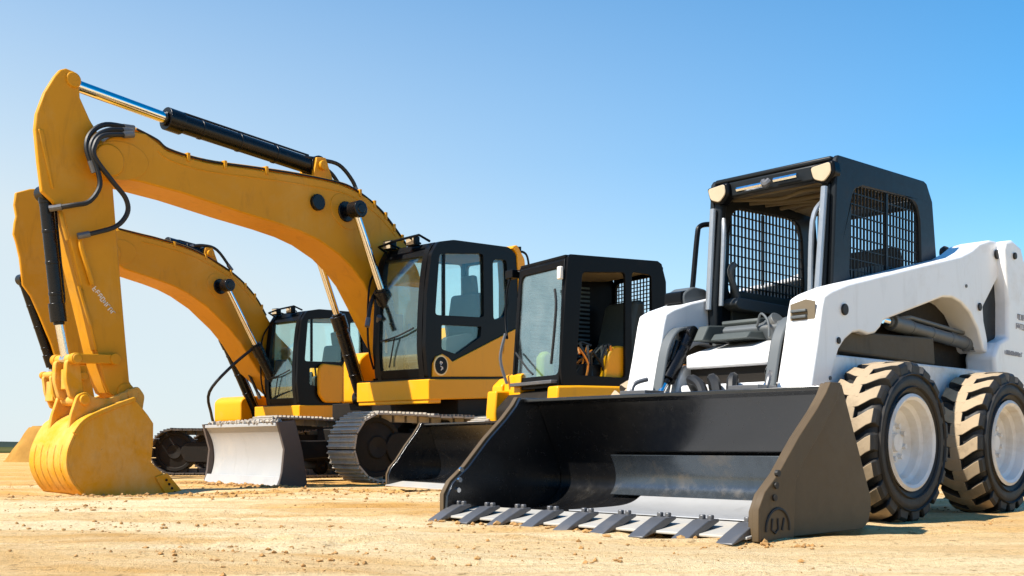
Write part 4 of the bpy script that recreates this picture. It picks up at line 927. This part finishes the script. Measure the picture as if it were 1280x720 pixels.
M['sand'] = sand_mat('sand'); M['mound'] = paint('mound_soil', (.34, .18, .045), .95, spec=0., var=.35, grime=.5, grimecol=(.16, .08, .03), dust=.25, dustcol=(.48, .27, .10), dscale=1.5, bump=.6, bscale=6)
M['clod'] = paint('sand_clod', (.36, .19, .06), .95, var=.35, dust=.3, dustcol=(.58, .38, .16), dscale=6)
me.materials.append(M['sand'])

# loose clods and pebbles on the sand: beyond counting
g = G(); rs = random.Random(21)
def clod(x, y, r):
    base = [(1, 0, 0), (-1, 0, 0), (0, 1, 0), (0, -1, 0), (0, 0, 1), (0, 0, -1), (.6, .6, .5), (-.6, .6, .5), (-.6, -.6, .5), (.6, -.6, .5)]
    fs = [(0, 6, 9), (6, 2, 7), (7, 1, 8), (8, 3, 9), (6, 7, 4), (7, 8, 4), (8, 9, 4), (9, 6, 4), (0, 2, 6), (2, 1, 7), (1, 3, 8), (3, 0, 9), (0, 5, 2), (2, 5, 1), (1, 5, 3), (3, 5, 0)]
    a = rs.uniform(0, 6.28); z = gz(x, y); v = []
    sx, sy, sz = (r * rs.uniform(.7, 1.4) for _ in range(3))
    for p in base:
        q = rs.uniform(.7, 1.2); X, Y = p[0] * sx * q, p[1] * sy * q
        v.append((x + X * math.cos(a) - Y * math.sin(a), y + X * math.sin(a) + Y * math.cos(a), z + p[2] * sz * q * .75 + r * .15))
    g.add(v, fs)
for i in range(9000):
    t = rs.random(); y = 2.6 + 12 * t ** 1.4; x = rs.uniform(-.62, .60) * y
    dens = noise.noise(Vector((x * .8, y * 1.4, 5)))
    if dens < -.05 + .35 * rs.random(): continue
    r = .0018 + .011 * rs.random() ** 6 + .00045 * y
    clod(x, y, r)
for i in range(900):
    x = rs.uniform(-4.2, 1.0); y = 10.2 + .4 * math.sin(x * .7) + rs.gauss(0, .7); clod(x, y, .006 + .02 * rs.random() ** 4)
for i in range(520):
    q = rs.random(); clod(-4.15 + 1.75 * q + rs.gauss(0, .12), 13.95 - 1.75 * q + rs.gauss(0, .12) - .10, .006 + .028 * rs.random() ** 3)
for i in range(220):
    t = rs.random(); x = 1.16 + .5 * rs.random(); clod(-.45 + 3.0 * t * .55, 5.95 - 1.6 * t + rs.gauss(0, .12) - .12, .006 + .014 * rs.random() ** 3)
o = g.build('dirt_clods', 'clod', None, 0, smooth=20); o['kind'] = 'stuff'; o['label'] = 'small clods and pebbles scattered over the sand'

# spoil heap behind the left bucket
V = []; F = []; n = 60
for j in range(n + 1):
    for i in range(n + 1):
        x = -3.0 + 6.0 * i / n; y = -3.0 + 6.0 * j / n; d = math.hypot(x * (1 if x > 0 else 1.0), y)
        h = max(0, 2.1 - 1.35 * d) ; h = min(h, 1.12 + .06 * noise.noise(Vector((x * 2, y * 2, 0))))
        h += .10 * noise.fractal(Vector((x * 1.6, y * 1.6, 2)), 1, 2, 5) * min(1, h * 2)
        V.append((x, y, h - .04))
for j in range(n):
    for i in range(n): F.append((j * (n + 1) + i, j * (n + 1) + i + 1, (j + 1) * (n + 1) + i + 1, (j + 1) * (n + 1) + i))
me = bpy.data.meshes.new('dirt_mound'); me.from_pydata(V, [], F); me.materials.append(M['mound'])
for p in me.polygons: p.use_smooth = True
o = bpy.data.objects.new('dirt_mound', me); col.objects.link(o); o.location = (-16.3, 38.5, -.154); o.scale = (1, 1, 1.12); o['kind'] = 'structure'; o['label'] = 'low heap of orange soil behind the left bucket'

# far low ridge with scrub and a green field in front of it
M['hill'] = paint('distant_scrub', (.03, .042, .035), .9, spec=0., var=.3, dust=.1, dustcol=(.08, .08, .06), dscale=.03)
M['field'] = paint('field_green', (.055, .062, .022), .95, spec=0., var=.3, dust=.3, dustcol=(.3, .22, .10), dscale=.02)
V = []; F = []; n = 240
for i in range(n + 1):
    x = -900 + 1500 * i / n; h = 2.6 + 1.3 * noise.fractal(Vector((x * .012, 0, 0)), 1, 2, 4) + .5 * noise.noise(Vector((x * .2, 3, 0)))
    h *= min(1, max(0, (-185 - x) / 40))
    for (yy, zz) in ((520, -.3), (526, h * .6), (560, h), (700, h * .8), (1000, -.3)): V.append((x, yy, zz))
for i in range(n):
    for q in range(4): F.append((i * 5 + q, i * 5 + 5 + q, i * 5 + 6 + q, i * 5 + 1 + q))
me = bpy.data.meshes.new('hill'); me.from_pydata(V, [], F); me.materials.append(M['hill'])
o = bpy.data.objects.new('hill', me); col.objects.link(o); o['kind'] = 'structure'; o['label'] = 'low dark wooded ridge on the far left horizon'
V = []; F = []
for i in range(61):
    x = -1.6 + 1.19 * i / 60
    for (yy, zz) in ((90, -.13 + .02 * math.sin(i)), (150, .02), (300, .05), (519, .1)): V.append((x * yy, yy + 6 * math.sin(i * 1.3), zz if i < 60 else -.3))
for i in range(60):
    for q in range(3): F.append((i * 4 + q, i * 4 + 4 + q, i * 4 + 5 + q, i * 4 + 1 + q))
me = bpy.data.meshes.new('field'); me.from_pydata(V, [], F); me.materials.append(M['field'])
o = bpy.data.objects.new('field', me); col.objects.link(o); o['kind'] = 'structure'; o['label'] = 'dull green field below the far ridge'

# ------------------------------------------------------------------ light, sky, camera
SUN_EL = 50.; sv = Vector((-.87, -.49, 0)).normalized()
sd = Vector((sv.x * math.cos(R(SUN_EL)), sv.y * math.cos(R(SUN_EL)), math.sin(R(SUN_EL))))
L = bpy.data.lights.new('sun', 'SUN'); L.energy = 5.0; L.angle = R(.55); L.color = (1., .94, .84)
lo = bpy.data.objects.new('sun', L); col.objects.link(lo); lo.rotation_euler = (-sd).to_track_quat('-Z', 'Y').to_euler()
w = bpy.data.worlds.new('World'); sc.world = w; w.use_nodes = True
nt = w.node_tree; bg = nt.nodes['Background']
sk = nt.nodes.new('ShaderNodeTexSky'); sk.sky_type = 'NISHITA'; sk.sun_disc = False
sk.sun_elevation = R(SUN_EL); sk.sun_rotation = math.atan2(sv.x, sv.y)
sk.air_density = 1.0; sk.dust_density = .12; sk.ozone_density = 2.0; sk.altitude = 0
hs = nt.nodes.new('ShaderNodeHueSaturation'); hs.inputs['Saturation'].default_value = 1.65; hs.inputs['Hue'].default_value = .494; hs.inputs['Value'].default_value = 1.0
nt.links.new(sk.outputs[0], hs.inputs['Color'])
# milky summer haze low over the horizon, thicker towards the sun side
tc = nt.nodes.new('ShaderNodeTexCoord'); sx = nt.nodes.new('ShaderNodeSeparateXYZ'); nt.links.new(tc.outputs['Generated'], sx.inputs[0])
def mth(op, a, b):
    m = nt.nodes.new('ShaderNodeMath'); m.operation = op
    for i, v in enumerate((a, b)):
        if hasattr(v, 'is_output'): nt.links.new(v, m.inputs[i])
        else: m.inputs[i].default_value = v
    return m.outputs[0]
el = mth('SUBTRACT', 1., mth('MULTIPLY', mth('ABSOLUTE', sx.outputs['Z'], 0.), 1.65))
hz = mth('MULTIPLY', mth('POWER', mth('MAXIMUM', el, 0.), 1.25), mth('SUBTRACT', .98, mth('MULTIPLY', sx.outputs['X'], 1.35)))
lowb = mth('MULTIPLY', mth('POWER', mth('MAXIMUM', mth('SUBTRACT', 1., mth('MULTIPLY', mth('ABSOLUTE', sx.outputs['Z'], 0.), 3.6)), 0.), 1.4), .85)
hz = mth('MINIMUM', mth('MAXIMUM', hz, lowb), .95)
mx = nt.nodes.new('ShaderNodeMixRGB'); nt.links.new(hz, mx.inputs[0]); nt.links.new(hs.outputs[0], mx.inputs[1]); mx.inputs[2].default_value = (3.6, 4.1, 4.35, 1)
nt.links.new(mx.outputs[0], bg.inputs[0]); bg.inputs[1].default_value = .118

cam = bpy.data.cameras.new('camera'); co = bpy.data.objects.new('camera', cam); col.objects.link(co)
co.location = (0, 0, .385); co.rotation_euler = (R(90), 0, 0)
cam.sensor_width = 36; cam.lens = 38.25; cam.shift_y = 198 / 1280; cam.clip_start = .05; cam.clip_end = 6000
sc.camera = co
sc.view_settings.view_transform = 'Standard'; sc.view_settings.look = 'None'; sc.view_settings.exposure = .8; sc.view_settings.gamma = 1
sc.view_settings.use_curve_mapping = False
sc.render.engine = 'CYCLES'; sc.cycles.use_denoising = True; sc.cycles.max_bounces = 8; sc.cycles.transparent_max_bounces = 24; sc.cycles.caustics_reflective = False; sc.cycles.caustics_refractive = False
